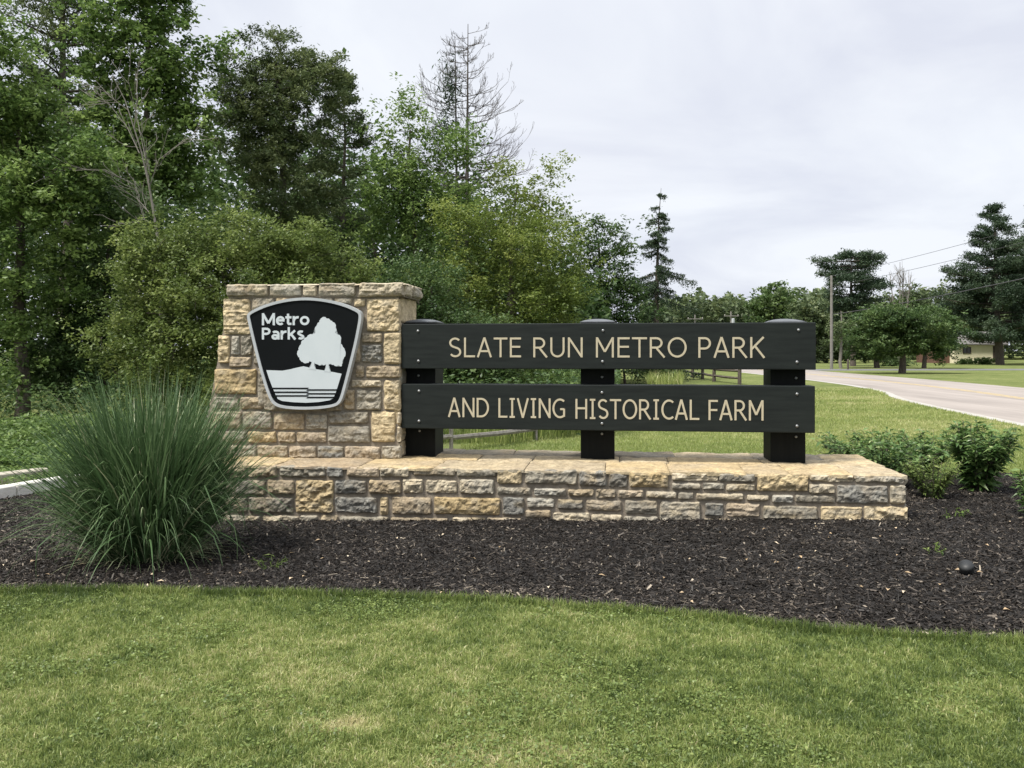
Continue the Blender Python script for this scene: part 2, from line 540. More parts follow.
def strip(name, ys, xa, xb, z, mat, kind='structure', label=None):
    n = len(ys)
    V = np.r_[np.c_[xa, ys, np.full(n, z)], np.c_[xb, ys, np.full(n, z)]]
    k = np.arange(n - 1)
    mb = MB(); mb.add(V, np.stack([k, k + n, k + n + 1, k + 1], -1))
    return tag(mb.build(name, mat), kind=kind)


ys = np.r_[np.linspace(10, 80, 140), np.linspace(82, 420, 60)]
la, ra = np.interp(ys, LY, LX), np.interp(ys, RY, RX)
ker = np.ones(9) / 9
la[4:-4] = np.convolve(la, ker, 'valid'); ra[4:-4] = np.convolve(ra, ker, 'valid')
strip('road', ys, la, ra, 0.004, M['road'])
strip('road_gutter', ys, la - 0.1, la + 0.22, 0.008, M['edge_strip'])
mid = (np.interp(ys, LY, LX + np.where(np.array(LY) < 33, (33 - np.array(LY)) * 0.06, 0)) + ra) / 2
strip('road_marking', ys, mid - 0.18, mid - 0.07, 0.008, M['yellow_paint'])
strip('road_marking', ys, mid + 0.07, mid + 0.18, 0.008, M['yellow_paint'])
mb = MB(); mb.add([(23.6, 66, .004), (120, 72, .004), (120, 78, .004), (23.9, 71, .004)], [(0, 1, 2, 3)])
tag(mb.build('driveway', M['asphalt']), kind='structure')

# ------------------------------------------------------------------ grass blades
def blades(x, y, h, w, r, lean=0.45, tint=0.5, z=0.0):
    n = len(x)
    yaw = r.uniform(0, 2 * PI, n)
    ln = np.abs(r.normal(0, lean, n))
    ly = r.uniform(0, 2 * PI, n)
    lx_, ly_ = np.cos(ly) * ln, np.sin(ly) * ln
    sx, sy = np.cos(yaw) * w / 2, np.sin(yaw) * w / 2
    zz = np.zeros(n) + z
    base = np.stack([x, y, zz], -1)
    side = np.stack([sx, sy, np.zeros(n)], -1)
    midp = base + np.stack([lx_ * h * .4, ly_ * h * .4, h * .58], -1)
    tip = base + np.stack([lx_ * h * 1.1, ly_ * h * 1.1, h * np.sqrt(np.clip(1 - (ln * .6) ** 2, .15, 1))], -1)
    V = np.stack([base - side, base + side, midp + side * .8, midp - side * .8, tip], 1).reshape(-1, 3)
    k = np.arange(n)[:, None] * 5
    return V, k + np.array([0, 1, 2, 3]), k + np.array([3, 2, 4]), tint


def add_blades(mb, V, q, t3, tint):
    base = mb.n
    mb.add(V, q, tint)
    mb.f.append(t3 + base); mb.t.append(np.full(len(t3), tint) if np.isscalar(tint) else tint)


M['grass'] = leaf('grass_blade', [(0, (.061, .097, .025)), (.3, (.154, .208, .052)), (.6, (.275, .326, .096)), (.85, (.425, .43, .18)), (1, (.57, .50, .30))], .4, .03)


def lawn_tint(x, y, r):
    p = np.c_[x, y]
    t = 0.40 + 0.75 * (fbm(p, 0.9, 31) - 0.5) + 0.6 * (fbm(p, 4.5, 33) - 0.5) + r.normal(0, 0.21, len(x))
    for cx, cy, rx, ry, s in ((-0.70, 3.62, 0.15, 0.08, 0.75), (1.95, 3.75, 0.22, 0.15, 0.22), (1.6, 4.3, 0.3, 0.12, 0.15)):
        g = np.exp(-(((x - cx) / rx) ** 2 + ((y - cy) / ry) ** 2))
        t = t + s * g
    return np.clip(t, 0, 0.97)


r = np.random.default_rng(11)
mb = MB()
n = 640000
d = 2.85 + (6.0 - 2.85) * r.random(n) ** 1.15
x = (r.random(n) - 0.5) * 2 * 0.88 * d
keep = d < front_edge(x) + 0.05 * r.random(n)
x, d = x[keep], d[keep]
clump = fbm(np.c_[x, d], 22, 41, 2)
h = (0.010 + 0.029 * clump) * r.uniform(0.6, 1.4, len(x))
V, q, t3, _ = blades(x, d, h, r.uniform(0.0022, 0.0050, len(x)), r, lean=0.75)
add_blades(mb, V, q, t3, np.clip(lawn_tint(x, d, r) + 0.55 * (fbm(np.c_[x, d], 30, 43, 2) - 0.5), 0, .97))
n = 90000
xc = r.uniform(-4.2, 4.2, n); yc = r.uniform(2.9, 5.9, n)
pc = fbm(np.c_[xc, yc], 2.1, 61, 3) + .35 * (fbm(np.c_[xc, yc], 14, 62, 2) - .5)
kc = (pc > .58) & (yc < front_edge(xc)) & (np.abs(xc) < .76 * yc)
xc, yc = xc[kc], yc[kc]
CLOVER = (xc, yc)
# the longer fringe where the mower stops at the bed
n = 16000
x = r.uniform(-4.2, 4.6, n); y = front_edge(x) + r.normal(-0.01, 0.022, n)
V, q, t3, _ = blades(x, y, r.uniform(0.03, 0.075, n), r.uniform(0.0025, 0.0045, n), r, lean=0.5)
add_blades(mb, V, q, t3, lawn_tint(x, y, r))
tag(mb.build('lawn_grass', M['grass']), 'short mown grass of the lawn in front of the mulch bed', 'grass', kind='stuff')

mb = MB()
n = 200000
d = 10.6 + 24 * r.random(n) ** 1.6
x = r.uniform(-0.06, 0.68, n) * d
lx = np.interp(d, LY, LX)
keep = (x < lx - 0.1) & ((d > 10.9) | (x > 6.6))
x, d = x[keep], d[keep]
sc = (d / 11) ** 0.8
V, q, t3, _ = blades(x, d, 0.035 * sc * r.uniform(.6, 1.3, len(x)), 0.007 * sc, r, lean=0.6)
p = np.c_[x, d]
t = np.clip(0.60 + 0.7 * (fbm(p * np.array([.5, 1]), 0.8, 51) - .5) + 0.35 * (fbm(p, 3, 53) - .5) + r.normal(0, .1, len(x)), 0, .95)
add_blades(mb, V, q, t3, t)
tag(mb.build('far_lawn_grass', M['grass']), 'mown grass behind the stone wall reaching to the road', 'grass', kind='stuff')

# ------------------------------------------------------------------ the stone wall and pier
TH = R(7.0)
CT, ST = math.cos(TH), math.sin(TH)
V0 = 7.92


def pl(px, py, y=0.0):
    """pixel -> (u, z) on the plane that lies y behind the front of the wall"""
    rx, rz = (px - 512) / F, (HZ - py) / F
    t = (V0 + y) / (rx * ST + CT)
    return t * (rx * CT - ST), EYE + t * rz


SIGN_LOC = (V0 * ST, V0 * CT, 0)
PAL = {
    't': (0.405, 0.328, 0.200), 'T': (0.455, 0.378, 0.245), 'y': (0.385, 0.303, 0.172), 'l': (0.41, 0.362, 0.272),
    'g': (0.250, 0.232, 0.190), 'G': (0.300, 0.279, 0.230), 'b': (0.196, 0.194, 0.178), 'd': (0.165, 0.155, 0.133),
    'n': (0.300, 0.252, 0.182), 'p': (0.335, 0.282, 0.212), 'w': (0.35, 0.336, 0.292)}


def stone(mb, u0, u1, z0, z1, yf, prot, key, seed, frame=None, cell=0.010):
    """one split-faced stone; frame maps (a, depth, z) to local coordinates"""
    nx = max(5, min(56, int((u1 - u0) / cell))); nz = max(5, min(36, int((z1 - z0) / cell)))
    a = np.linspace(0, 1, nx); b = np.linspace(0, 1, nz)
    A, B = np.meshgrid(a, b, indexing='ij')
    W, H = u1 - u0, z1 - z0
    P = np.stack([(u0 + A * W).ravel(), (z0 + B * H).ravel()], -1)
    s3 = np.c_[P, np.full(len(P), seed * 3.7)]
    ea = np.minimum(A, 1 - A).ravel() * W
    eb = np.minimum(B, 1 - B).ravel() * H
    ed = np.minimum(ea, eb)
    rim = np.clip(ed / 0.013, 0, 1) ** 0.55
    big = fbm(s3, 7, seed, 3) - 0.5
    sml = fbm(s3, 28, seed + 5, 3) - 0.5
    facet = np.abs(vn(s3 * np.array([1, 1.5, 1]), 11, seed + 9) - 0.5)
    tilt = (vn(np.array([[seed * 1.3, 0.5]]), 1, 2)[0] - .5) * 0.5 * (B.ravel() - .5)
    rgh = .35 + 1.1 * vn(np.array([[seed * .61, 7.7]]), 1, 12)[0]
    lay = np.abs(vn(s3 * np.array([.35, 3.2, 1]), 9, seed + 13) - .5) * vn(np.array([[seed * .37, 1.7]]), 1, 13)[0]      # bedding seams
    dep = rim * (prot * (0.75 + 0.25 * np.clip(ed / 0.05, 0, 1)) + prot * (1.5 * rgh * big + 1.5 * rgh * sml - 1.0 * rgh * facet - 1.6 * lay + tilt))
    dep = np.maximum(dep, -0.004)
    # wobbly outline
    ju = (fbm(s3, 14, seed + 21, 2) - .5) * 0.020; jz = (fbm(s3, 14, seed + 31, 2) - .5) * 0.018
    cor = np.clip(0.014 - (ea + eb), 0, 1) * 0.35
    P[:, 0] += ju + cor * np.sign(0.5 - A.ravel()); P[:, 1] += jz + cor * np.sign(0.5 - B.ravel())
    fr = frame or (lambda u, y, z: np.stack([u, y, z], -1))
    Vf = fr(P[:, 0], yf - dep, P[:, 1])
    per = np.r_[np.arange(nx) * nz, (nx - 1) * nz + np.arange(1, nz), np.arange(nx - 2, -1, -1) * nz + nz - 1, np.arange(nz - 2, 0, -1)]
    Vb = fr(P[per, 0], np.full(len(per), yf + 0.06), P[per, 1])
    ii, jj = np.meshgrid(np.arange(nx - 1), np.arange(nz - 1), indexing='ij')
    k = (ii * nz + jj).ravel()
    f1 = np.stack([k, k + nz, k + nz + 1, k + 1], -1)
    m = len(per); q = np.arange(m)
    f2 = np.stack([per, np.full(m, nx * nz) + q, np.full(m, nx * nz) + (q + 1) % m, np.roll(per, -1)], -1)
    c = np.array(PAL[key]) * (0.9 + 0.2 * vn(np.array([[seed * 0.77, 3.1]]), 1, 6)[0])
    F_ = np.r_[f1, f2]
    # veins of another tone across the face
    cen = np.r_[P[f1[:, 0]], P[per]]
    nn = fbm(np.c_[cen, np.full(len(cen), seed * 2.1)] * np.array([1, 2.2, 1]), 9, seed + 41, 3)
    k2 = np.clip((nn - 0.5) * 5, 0, 1)[:, None]
    other = np.array(PAL['GTgdtb'[seed % 6]])
    mb.add(np.r_[Vf, Vb], F_, 0.5, c * (1 - 0.45 * k2) + other * 0.45 * k2)


WALL = """248 277 466 477 n|280 325 466 477 g|327 343 464 477 b|347 379 466 477 p|380 409 466 477 l|414 455 466 476 n|457 496 467 477 g|497 522 468 484 T
525 577 470 484.5 g|579 607 468.5 486 b|609 627 468 487 d|629 668 471 487.5 y|671.5 717.5 470.5 481 l|719 755 472 482 g|757.5 808 472 491.5 t|810 853.5 473 482 l|855 904 472.5 483 G
236 265 480 495 d|268 294 480 494 n|296 333 480 513 t|335 366 480 494 b|369 401 480 494 n|403 423 479 493 l|426 457 480 493 l|460 494 479 494 G|497 531 487 495 G
534 566 488 496 w|568 594 489 496.5 n|596 616 489 498 n|618 644 490 498 p|646 676 491 498.5 G|672 700.5 483 490 G|703 724 483 490 G|726 755 483.5 491 l|809 834 484 494 l
837 888 485 504 b|890 906 485 504 G|678 693.5 492 499.5 G|696 743 493 500.5 l|746.5 769 494.5 501 l|772 793 494.5 503 w|795 835 495 503 g
226 247 497 512 g|249 293 497 513 d|335 377 497 513 b|380 388 497 515 T|392 431 497 514.5 n|434 500 497 515 y|503 524 497 515 b|527 554 498 508 w|525 551 510 518 n
557.5 583 499 509.5 d|587 621 500 511 n|625.5 657 500 514 g|660 700.5 501 525 G|705 723 503 516.5 b|726.5 760 503 517 p|763 818 505.5 520 g|821 862 506 524 T|864 908 506 524 T
208 224 480 495 g|205 223 497 512 n|207 246 465 478 n|223 260 515 525 G|263 298 515 525 l|300 318 515 525 g|321 338 515 525 n|340 388 516 526 g|390 448 517 526 n|452 485 517 526 l|487 523 517 526 n|525 551 520 527 g|553 589.5 512 526 l|591 622 514 527 l|624 657 516 527 g
703 731 519 528 l|733 752 519 528 G|754 777 520 528 g|779 819 522 528 n"""
PIER = """223.5 250 299 334 T|252 274 298 312 g|335 352 298 304 G|354 365 299 306.5 T|367 399.5 299 331 T|218 229 336 363 T|231.5 239.5 336 355 w|241 252 336 355 g|229.5 251 357 367 p
362 382 333 343 n|362 382 345 362.5 b|384 400.5 333 364 T|214.5 256 369 394 y|355.5 364 366 377.5 n|366 400.5 366 377.5 n|351 381 380 387.5 l|384 400.5 380 410 T|344 354.5 390 409.5 n|356.5 381 390 410 g
213 238 397 409 g|240 262 397 409 n|243 272 411.5 428.5 g|211 241 411.5 428.5 n|274 304 413 429.5 n|306 327 414 429.5 G|329 368.5 412 423.5 g|371.5 395 411.5 442 T|397 400.8 412 424 l|397 400.8 427 442 l
208 246 431 442.5 g|248 276 431.5 442.5 t|278 295 432 442.5 n|297 326 432 442.5 p|328 369.5 426 442.5 G|203 228 445 458.5 n|230 256 445 458.5 g|258 287.5 445.5 458.5 n|289 316 446 458.5 p|318 343.5 446 458.5 b|345.5 380 446 459 p|382 400.8 446 459 G
276 304 298 330 n|306 333 298 330 g|254 290 332 364 G|292 330 332 364 l|332 360 308 362 n|258 300 368 408 g|302 342 366 408 n|264 342 402 411 g"""
CAP = "227 268.7 284.5 296.3 G|270.5 301.5 284.8 296 G|303.5 317 285 296 l|319.3 355.7 283.5 296 G|359.2 404 283.3 296.8 l"

WALL_H = 0.49
PB = 0.58           # pier front lies this far behind the wall front
uL, _ = pl(203, 500); uR, _ = pl(906.5, 500)
DEPTH = 1.52
masonry = thing('stone_wall', 'long low wall of split tan and grey stone with a tall tapered pier at its left end', 'stone wall', SIGN_LOC, -TH)


def rows(txt):
    for line in txt.replace('\n', '|').split('|'):
        f = line.split()
        if f:
            yield float(f[0]), float(f[1]), float(f[2]), float(f[3]), f[4]


# front of the low wall
mb = MB()
for i, (a, b, c, d_, k_) in enumerate(rows(WALL)):
    u0, z1 = pl(a, c); u1, z0 = pl(b, d_)
    top = c < 474 and z1 > WALL_H - 0.06
    stone(mb, u0, u1, max(z0, -0.16), WALL_H - 0.012 if top else z1, 0.0, 0.027, k_, i + 1)


def coursed(mb, fr, u0, u1, z0, z1, seed):
    r = random.Random(seed)
    z = z0; q = seed * 100
    while z < z1 - 0.03:
        h = min(r.choice((0.09, 0.12, 0.15)), z1 - z)
        if z1 - z - h < 0.05: h = z1 - z
        u = u0
        while u < u1 - 0.02:
            w = min(r.uniform(0.16, 0.42), u1 - u)
            if u1 - u - w < 0.1: w = u1 - u
            q += 1
            stone(mb, u + 0.008, u + w - 0.008, z + 0.008, z + h - 0.008, 0, 0.03, r.choice('tTlgGnbpn'), q, fr, 0.03)
            u += w
        z += h


coursed(mb, lambda u, y, z: np.stack([uR - y, u, z], -1), 0.03, DEPTH - 0.03, -0.16, WALL_H - 0.01, 3)
coursed(mb, lambda u, y, z: np.stack([uL + y, DEPTH - u, z], -1), 0.03, DEPTH - 0.03, -0.16, WALL_H - 0.01, 4)
coursed(mb, lambda u, y, z: np.stack([uR - u, DEPTH - y, z], -1), 0.03, uR - uL - 0.03, -0.16, WALL_H - 0.01, 5)
wall_o = mb.build('wall_stones', M['stone'], masonry)
mb = MB(); box(mb, uL + 0.012, uR - 0.012, 0.012, DEPTH - 0.012, -0.2, WALL_H - 0.03)
mb.build('wall_mortar', M['mortar'], masonry)

# the flagstones that cover the wall, level but uneven
mb = MB()
rr = random.Random(5)
y = -0.012
for row_i, (ya, yb) in enumerate(((-0.014, 0.62), (0.63, 1.06), (1.07, DEPTH + 0.01))):
    u = uL - 0.012; q = 0
    while u < uR - 0.05:
        w = rr.uniform(0.38, 0.95)
        if uR - u - w < 0.3: w = uR + 0.012 - u
        nx, ny = max(6, int(w / 0.022)), max(6, int((yb - ya) / 0.03))
        A, B = np.meshgrid(np.linspace(u + 0.004, u + w - 0.004, nx), np.linspace(ya + 0.003, yb - 0.003, ny), indexing='ij')
        P = np.stack([A.ravel(), B.ravel()], -1)
        s3 = np.c_[P, np.full(len(P), 3.3 * row_i + q)]
        ed = np.minimum(np.minimum(A - u, u + w - A), np.minimum(B - ya, yb - B)).ravel()
        z = WALL_H - 0.016 + np.clip(ed / 0.02, 0, 1) ** .6 * 0.014 + (fbm(s3, 5, 60 + q, 3) - .5) * 0.030 + (fbm(s3, 26, 70 + q, 2) - .5) * 0.010
        front = np.clip(1 - (P[:, 1] - ya) / 0.05, 0, 1)
        if row_i == 0:
            P[:, 1] += front * (fbm(np.c_[P[:, 0], P[:, 0] * 0, P[:, 0] * 0 + q], 9, 81, 3) - .5) * 0.06
        ii, jj = np.meshgrid(np.arange(nx - 1), np.arange(ny - 1), indexing='ij')
        k = (ii * ny + jj).ravel()
        base = np.array(PAL[('T', 'l', 'g')[row_i]]) if rr.random() < .75 else np.array(PAL[rr.choice('lTp')])
        cen = P[k]
        nn = np.clip((fbm(np.c_[cen, np.full(len(cen), q * 1.7)], 3.5, 90, 3) - .45) * 4, 0, 1)[:, None]
        colr = base * .86 * np.array([1.02, .97, .88]) * (1 - .6 * nn) + np.array(PAL['nyg'[row_i]]) * .6 * nn
        per = np.r_[np.arange(nx) * ny, (nx - 1) * ny + np.arange(1, ny), np.arange(nx - 2, -1, -1) * ny + ny - 1, np.arange(ny - 2, 0, -1)]
        m = len(per); qq = np.arange(m)
        Vt = np.c_[P, z]; Vb = np.c_[P[per], np.full(m, WALL_H - 0.036)]
        mb.add(np.r_[Vt, Vb], np.r_[np.stack([k, k + ny, k + ny + 1, k + 1], -1), np.stack([per, nx * ny + qq, nx * ny + (qq + 1) % m, np.roll(per, -1)], -1)], .5,
               np.r_[colr, np.tile(base, (m, 1))])
        u += w; q += 1
mb.build('coping', M['stone'], masonry)

# the pier: left side battered, right side plumb
PD = 0.72
uT0, zT = pl(227.5, 284.5, PB); uB0, zB = pl(199, 460, PB); uP1, _ = pl(399.3, 380, PB)
z_cap0 = pl(310, 297, PB)[1]
mb = MB()
for i, (a, b, c, d_, k_) in enumerate(rows(PIER)):
    u0, z1 = pl(a, c, PB); u1, z0 = pl(b, d_, PB)
    stone(mb, u0, u1, z0, z1, PB, 0.027, k_, 200 + i)
# right face, seen at a slant
fr = lambda u, y, z: np.stack([uP1 - y + 0.0 * u, PB + u, z], -1)
zz = WALL_H
for i, (h, parts) in enumerate(((0.17, (0.5, 1)), (0.15, (0.34, 1)), (0.30, (0.6, 1)), (0.13, (0.3, 0.7, 1)), (0.31, (0.45, 1)), (0.33, (0.12, 1)), (0.36, (0.08, 1)))):
    z2 = min(zz + h, z_cap0)
    p0 = 0
    for j, p1 in enumerate(parts):
        if z2 - zz > 0.05 and (p1 - p0) * PD > 0.08:
            stone(mb, p0 * PD + 0.012, p1 * PD - 0.008, zz + 0.009, z2 - 0.009, 0, 0.014, 'lGTgGlw'[(i + j * 3) % 7], 300 + i * 5 + j, fr)
        p0 = p1
    zz = z2
slope = (uT0 - uB0) / (z_cap0 - WALL_H)
coursed(mb, lambda u, y, z: np.stack([uB0 + (z - WALL_H) * slope + y, PB + PD - u, z], -1), 0.03, PD - 0.03, WALL_H, z_cap0 - 0.01, 7)
rr = random.Random(9)
z = WALL_H; q = 900
while z < z_cap0 - 0.04:
    h = min(0.17, z_cap0 - z)
    ul = uB0 + (z - WALL_H) * slope
    u = ul
    while u < uP1 - 0.05:
        w = min(rr.uniform(.2, .5), uP1 - u)
        if uP1 - u - w < .1: w = uP1 - u
        stone(mb, u + .008, u + w - .008, z + .008, z + h - .008, PB + PD, 0.03, rr.choice('tTlgGn'), q, lambda a, y, zq: np.stack([a, 2 * (PB + PD) - y, zq], -1), 0.03)
        u += w; q += 1
    z += h
pier = mb.build('pier', M['stone'], masonry)
mb = MB()
e_ = 0.012
mb.add([(uB0 + e_, PB + e_, WALL_H - .02), (uP1 - e_, PB + e_, WALL_H - .02), (uP1 - e_, PB + PD - e_, WALL_H - .02), (uB0 + e_, PB + PD - e_, WALL_H - .02),
        (uT0 + e_, PB + e_, z_cap0 + .02), (uP1 - e_, PB + e_, z_cap0 + .02), (uP1 - e_, PB + PD - e_, z_cap0 + .02), (uT0 + e_, PB + PD - e_, z_cap0 + .02)],
       [(0, 3, 2, 1), (4, 5, 6, 7), (0, 1, 5, 4), (1, 2, 6, 5), (2, 3, 7, 6), (3, 0, 4, 7)])
mb.build('mortar', M['mortar'], pier)
# the cap course
mb = MB()
uC1 = pl(404.5, 290, PB - .02)[0]
zc1 = pl(310, 284.3, PB)[1]
for i, (a, b, c, d_, k_) in enumerate(rows(CAP)):
    u0, z1 = pl(a, c, PB); u1, z0 = pl(b, d_, PB)
    stone(mb, u0, u1, z0 + .004, z1, PB - 0.012, 0.036, k_, 400 + i)
stone(mb, 0.01, 0.30, z_cap0 + .01, zc1 - .005, 0, .03, 'l', 420, lambda u, y, z: np.stack([uC1 - y, PB + u, z], -1))
stone(mb, 0.32, 0.70, z_cap0 + .01, zc1 - .005, 0, .03, 'G', 421, lambda u, y, z: np.stack([uC1 - y, PB + u, z], -1))
coursed(mb, lambda u, y, z: np.stack([uT0 + y - .01, PB + PD - u, z], -1), 0.0, PD, z_cap0 + .005, zc1, 8)
nx, ny = 70, 30
A, B = np.meshgrid(np.linspace(uT0 - .01, uC1 + .02, nx), np.linspace(PB - .03, PB + PD, ny), indexing='ij')
P = np.stack([A.ravel(), B.ravel()], -1)
ed = np.minimum(np.minimum(A - A.min(), A.max() - A), np.minimum(B - B.min(), B.max() - B)).ravel()
z = zc1 - .012 + np.clip(ed / .03, 0, 1) * .016 + (fbm(P, 6, 95) - .5) * .02
ii, jj = np.meshgrid(np.arange(nx - 1), np.arange(ny - 1), indexing='ij'); k = (ii * ny + jj).ravel()
mb.add(np.c_[P, z], np.stack([k, k + ny, k + ny + 1, k + 1], -1), .5, np.array(PAL['l']))
mb.build('cap', M['stone'], pier)
mb = MB(); box(mb, uT0 + .01, uC1 - .012, PB + .004, PB + PD - .02, z_cap0 - .005, zc1 - .025)
mb.build('cap_mortar', M['mortar'], pier)

# ------------------------------------------------------------------ the timber sign
PF = 0.82            # front of the posts behind the wall front
PLT = 0.22           # plank thickness
sign = thing('timber_sign', 'black timber sign of two wide planks with tan capital letters bolted to three square posts', 'sign', (SIGN_LOC[0], SIGN_LOC[1], 0), -TH)
POST_D = 0.42
zc = WALL_H - 0.012
post_bolts = [[(418.5, 375.7), (419.5, 430.7)], [(602, 377), (602, 433.7)], [(796, 378), (796, 436.7)]]


def bolt(parent, u, y, z, rad=0.014):
    mb = MB()
    n = 10
    th = np.arange(n) / n * 2 * PI
    rings = [(rad, 0.001), (rad, -0.004), (rad * .75, -0.009), (rad * .3, -0.011)]
    V = np.concatenate([np.c_[u + r_ * np.cos(th), np.full(n, y + yy), z + r_ * np.sin(th)] for r_, yy in rings])
    f = [(i * n + j, i * n + (j + 1) % n, (i + 1) * n + (j + 1) % n, (i + 1) * n + j) for i in range(3) for j in range(n)]
    mb.add(V, f)
    base = mb.n - n
    mb.f.append(np.array([[base + j for j in range(n)]])); mb.t.append(np.array([.5]))
    return mb.build('bolt', M['bolt_metal'], parent, smooth=True)


for (a, b), bl in zip(((403.4, 435.3), (580.7, 614.6), (770.5, 805.6)), post_bolts):
    u0, _ = pl(a, 420, PF); u1, _ = pl(b, 420, PF)
    zt = pl((a + b) / 2, 322.6, PF)[1]
    po = bevel_box('post', u0, u1, PF, PF + POST_D, zc, zt, 0.006, M['post_paint'], sign)
    for px, py in bl:
        bu_, bz_ = pl(px, py, PF)
        bolt(po, bu_, PF, bz_)
    # low domed cap
    n = 13
    A, B = np.meshgrid(np.linspace(-1, 1, n), np.linspace(-1, 1, n), indexing='ij')
    dome = (1 - np.abs(A) ** 2.2) * (1 - np.abs(B) ** 2.2)
    uc, hw, yc, hd = (u0 + u1) / 2, (u1 - u0) / 2 + .008, PF + POST_D / 2, POST_D / 2 + .008
    V = np.stack([uc + A * hw, yc + B * hd, zt + .011 + .033 * dome ** .7], -1).reshape(-1, 3)
    ii, jj = np.meshgrid(np.arange(n - 1), np.arange(n - 1), indexing='ij'); k = (ii * n + jj).ravel()
    mb = MB(); mb.add(V, np.stack([k, k + n, k + n + 1, k + 1], -1))
    box(mb, uc - hw, uc + hw, yc - hd, yc + hd, zt + .001, zt + .0108)
    mb.build('post_cap', M['cap_metal'], po, smooth=False)

PY = PF - PLT - 0.002
yup = PY
us0, _ = pl(401.5, 370, PY); us1, _ = pl(816, 370, PY)
zmid = lambda l_, r_: (pl(402, l_, PY)[1] + pl(815.5, r_, PY)[1]) / 2
zu1, zu0, zl1, zl0 = zmid(324.0, 322.3), zmid(368.2, 370.2), zmid(383.8, 386.2), zmid(428.0, 433.5)
upper = bevel_box('plank', us0, us1, PY, PF - .002, zu0, zu1, 0.008, M['black_timber'], sign)
lower = bevel_box('plank', us0, us1 - .008, PY, PF - .002, zl0, zl1, 0.008, M['black_timber'], sign)
for pxs, pa in (((418, 331), (418.5, 361), (603, 330.5), (602.5, 361.5), (798.5, 330), (797, 362)), upper), (((419, 391), (419, 421), (602, 392.5), (602, 423.5), (797, 394), (797, 426)), lower):
    for px, py in pxs:
        bu_, bz_ = pl(px, py, PY)
        bolt(pa, bu_, PY, bz_)

# lettering: a plain humanist sans drawn as strokes; units: cap height 1
def arc(cx, cy, rx, ry, a0, a1, n=14):
    return [(cx + rx * math.cos(R(a0 + (a1 - a0) * i / n)), cy + ry * math.sin(R(a0 + (a1 - a0) * i / n))) for i in range(n + 1)]


SW = 0.098
h_ = SW / 2
GL = {
    'A': (0.70, [[(0.05, 0), (0.35, 1)], [(0.65, 0), (0.35, 1)], [(0.14, 0.31), (0.56, 0.31)]]),
    'C': (0.66, [arc(0.42, 0.5, 0.36, 0.5 - h_, 52, 308, 26)]),
    'D': (0.72, [[(h_ + .02, h_), (0.26, h_)] + arc(0.26, 0.5, 0.38, 0.5 - h_, -90, 90, 20) + [(h_ + .02, 1 - h_)], [(h_ + .02, 0), (h_ + .02, 1)]]),
    'E': (0.56, [[(0.54, h_), (.08, h_)], [(.08, 0), (.08, 1)], [(.08, 1 - h_), (0.54, 1 - h_)], [(.08, .53), (.51, .53)]]),
    'F': (0.52, [[(.08, 0), (.08, 1)], [(.08, 1 - h_), (0.52, 1 - h_)], [(.08, .50), (.49, .50)]]),
    'G': (0.74, [arc(0.43, 0.5, 0.37, 0.5 - h_, 52, 300, 26) + [(0.66, 0.12), (0.66, 0.48)], [(0.44, 0.46), (0.66, 0.46)]]),
    'H': (0.70, [[(.08, 0), (.08, 1)], [(.62, 0), (.62, 1)], [(.08, .53), (.62, .53)]]),
    'I': (0.40, [[(.20, 0), (.20, 1)], [(.05, h_ * .85), (.35, h_ * .85)], [(.05, 1 - h_ * .85), (.35, 1 - h_ * .85)]]),
    'K': (0.66, [[(.08, 0), (.08, 1)], [(.08, .40), (.60, 1)], [(.24, .56), (.63, 0)]]),
    'L': (0.54, [[(.08, 0), (.08, 1)], [(.08, h_), (.54, h_)]]),
    'M': (0.82, [[(.08, 0), (.08, 1)], [(.74, 0), (.74, 1)], [(.09, .97), (.41, .28)], [(.73, .97), (.41, .28)]]),
    'N': (0.72, [[(.08, 0), (.08, 1)], [(.64, 0), (.64, 1)], [(.09, .96), (.63, .04)]]),
    'O': (0.80, [arc(0.40, 0.5, 0.345, 0.5 - h_, 0, 360, 36)]),
    'P': (0.60, [[(.08, 0), (.08, 1)], [(.08, 1 - h_), (.30, 1 - h_)] + arc(.30, .70, .23, .30 - h_, 90, -90, 14) + [(.08, .40 + h_)]]),
    'R': (0.68, [[(.08, 0), (.08, 1)], [(.08, 1 - h_), (.30, 1 - h_)] + arc(.30, .72, .22, .28 - h_, 90, -90, 14) + [(.08, .44 + h_)], [(.30, .48), (.64, 0)]]),
    'S': (0.60, [arc(.30, .735, .225, .265 - h_, 35, 180, 12) + arc(.30, .735, .225, .265 - h_, 200, 250, 5) + arc(.31, .265, .23, .265 - h_, 70, 20, 5) + arc(.31, .265, .23, .265 - h_, 0, -150, 14)]),
    'T': (0.62, [[(.31, 0), (.31, 1)], [(0, 1 - h_), (.62, 1 - h_)]]),
    'U': (0.70, [[(.08, 1), (.08, .36)] + arc(.35, .36, .27, .36 - h_, 180, 360, 18) + [(.62, 1)]]),
    'V': (0.66, [[(.04, 1), (.33, 0)], [(.62, 1), (.33, 0)]]),
}


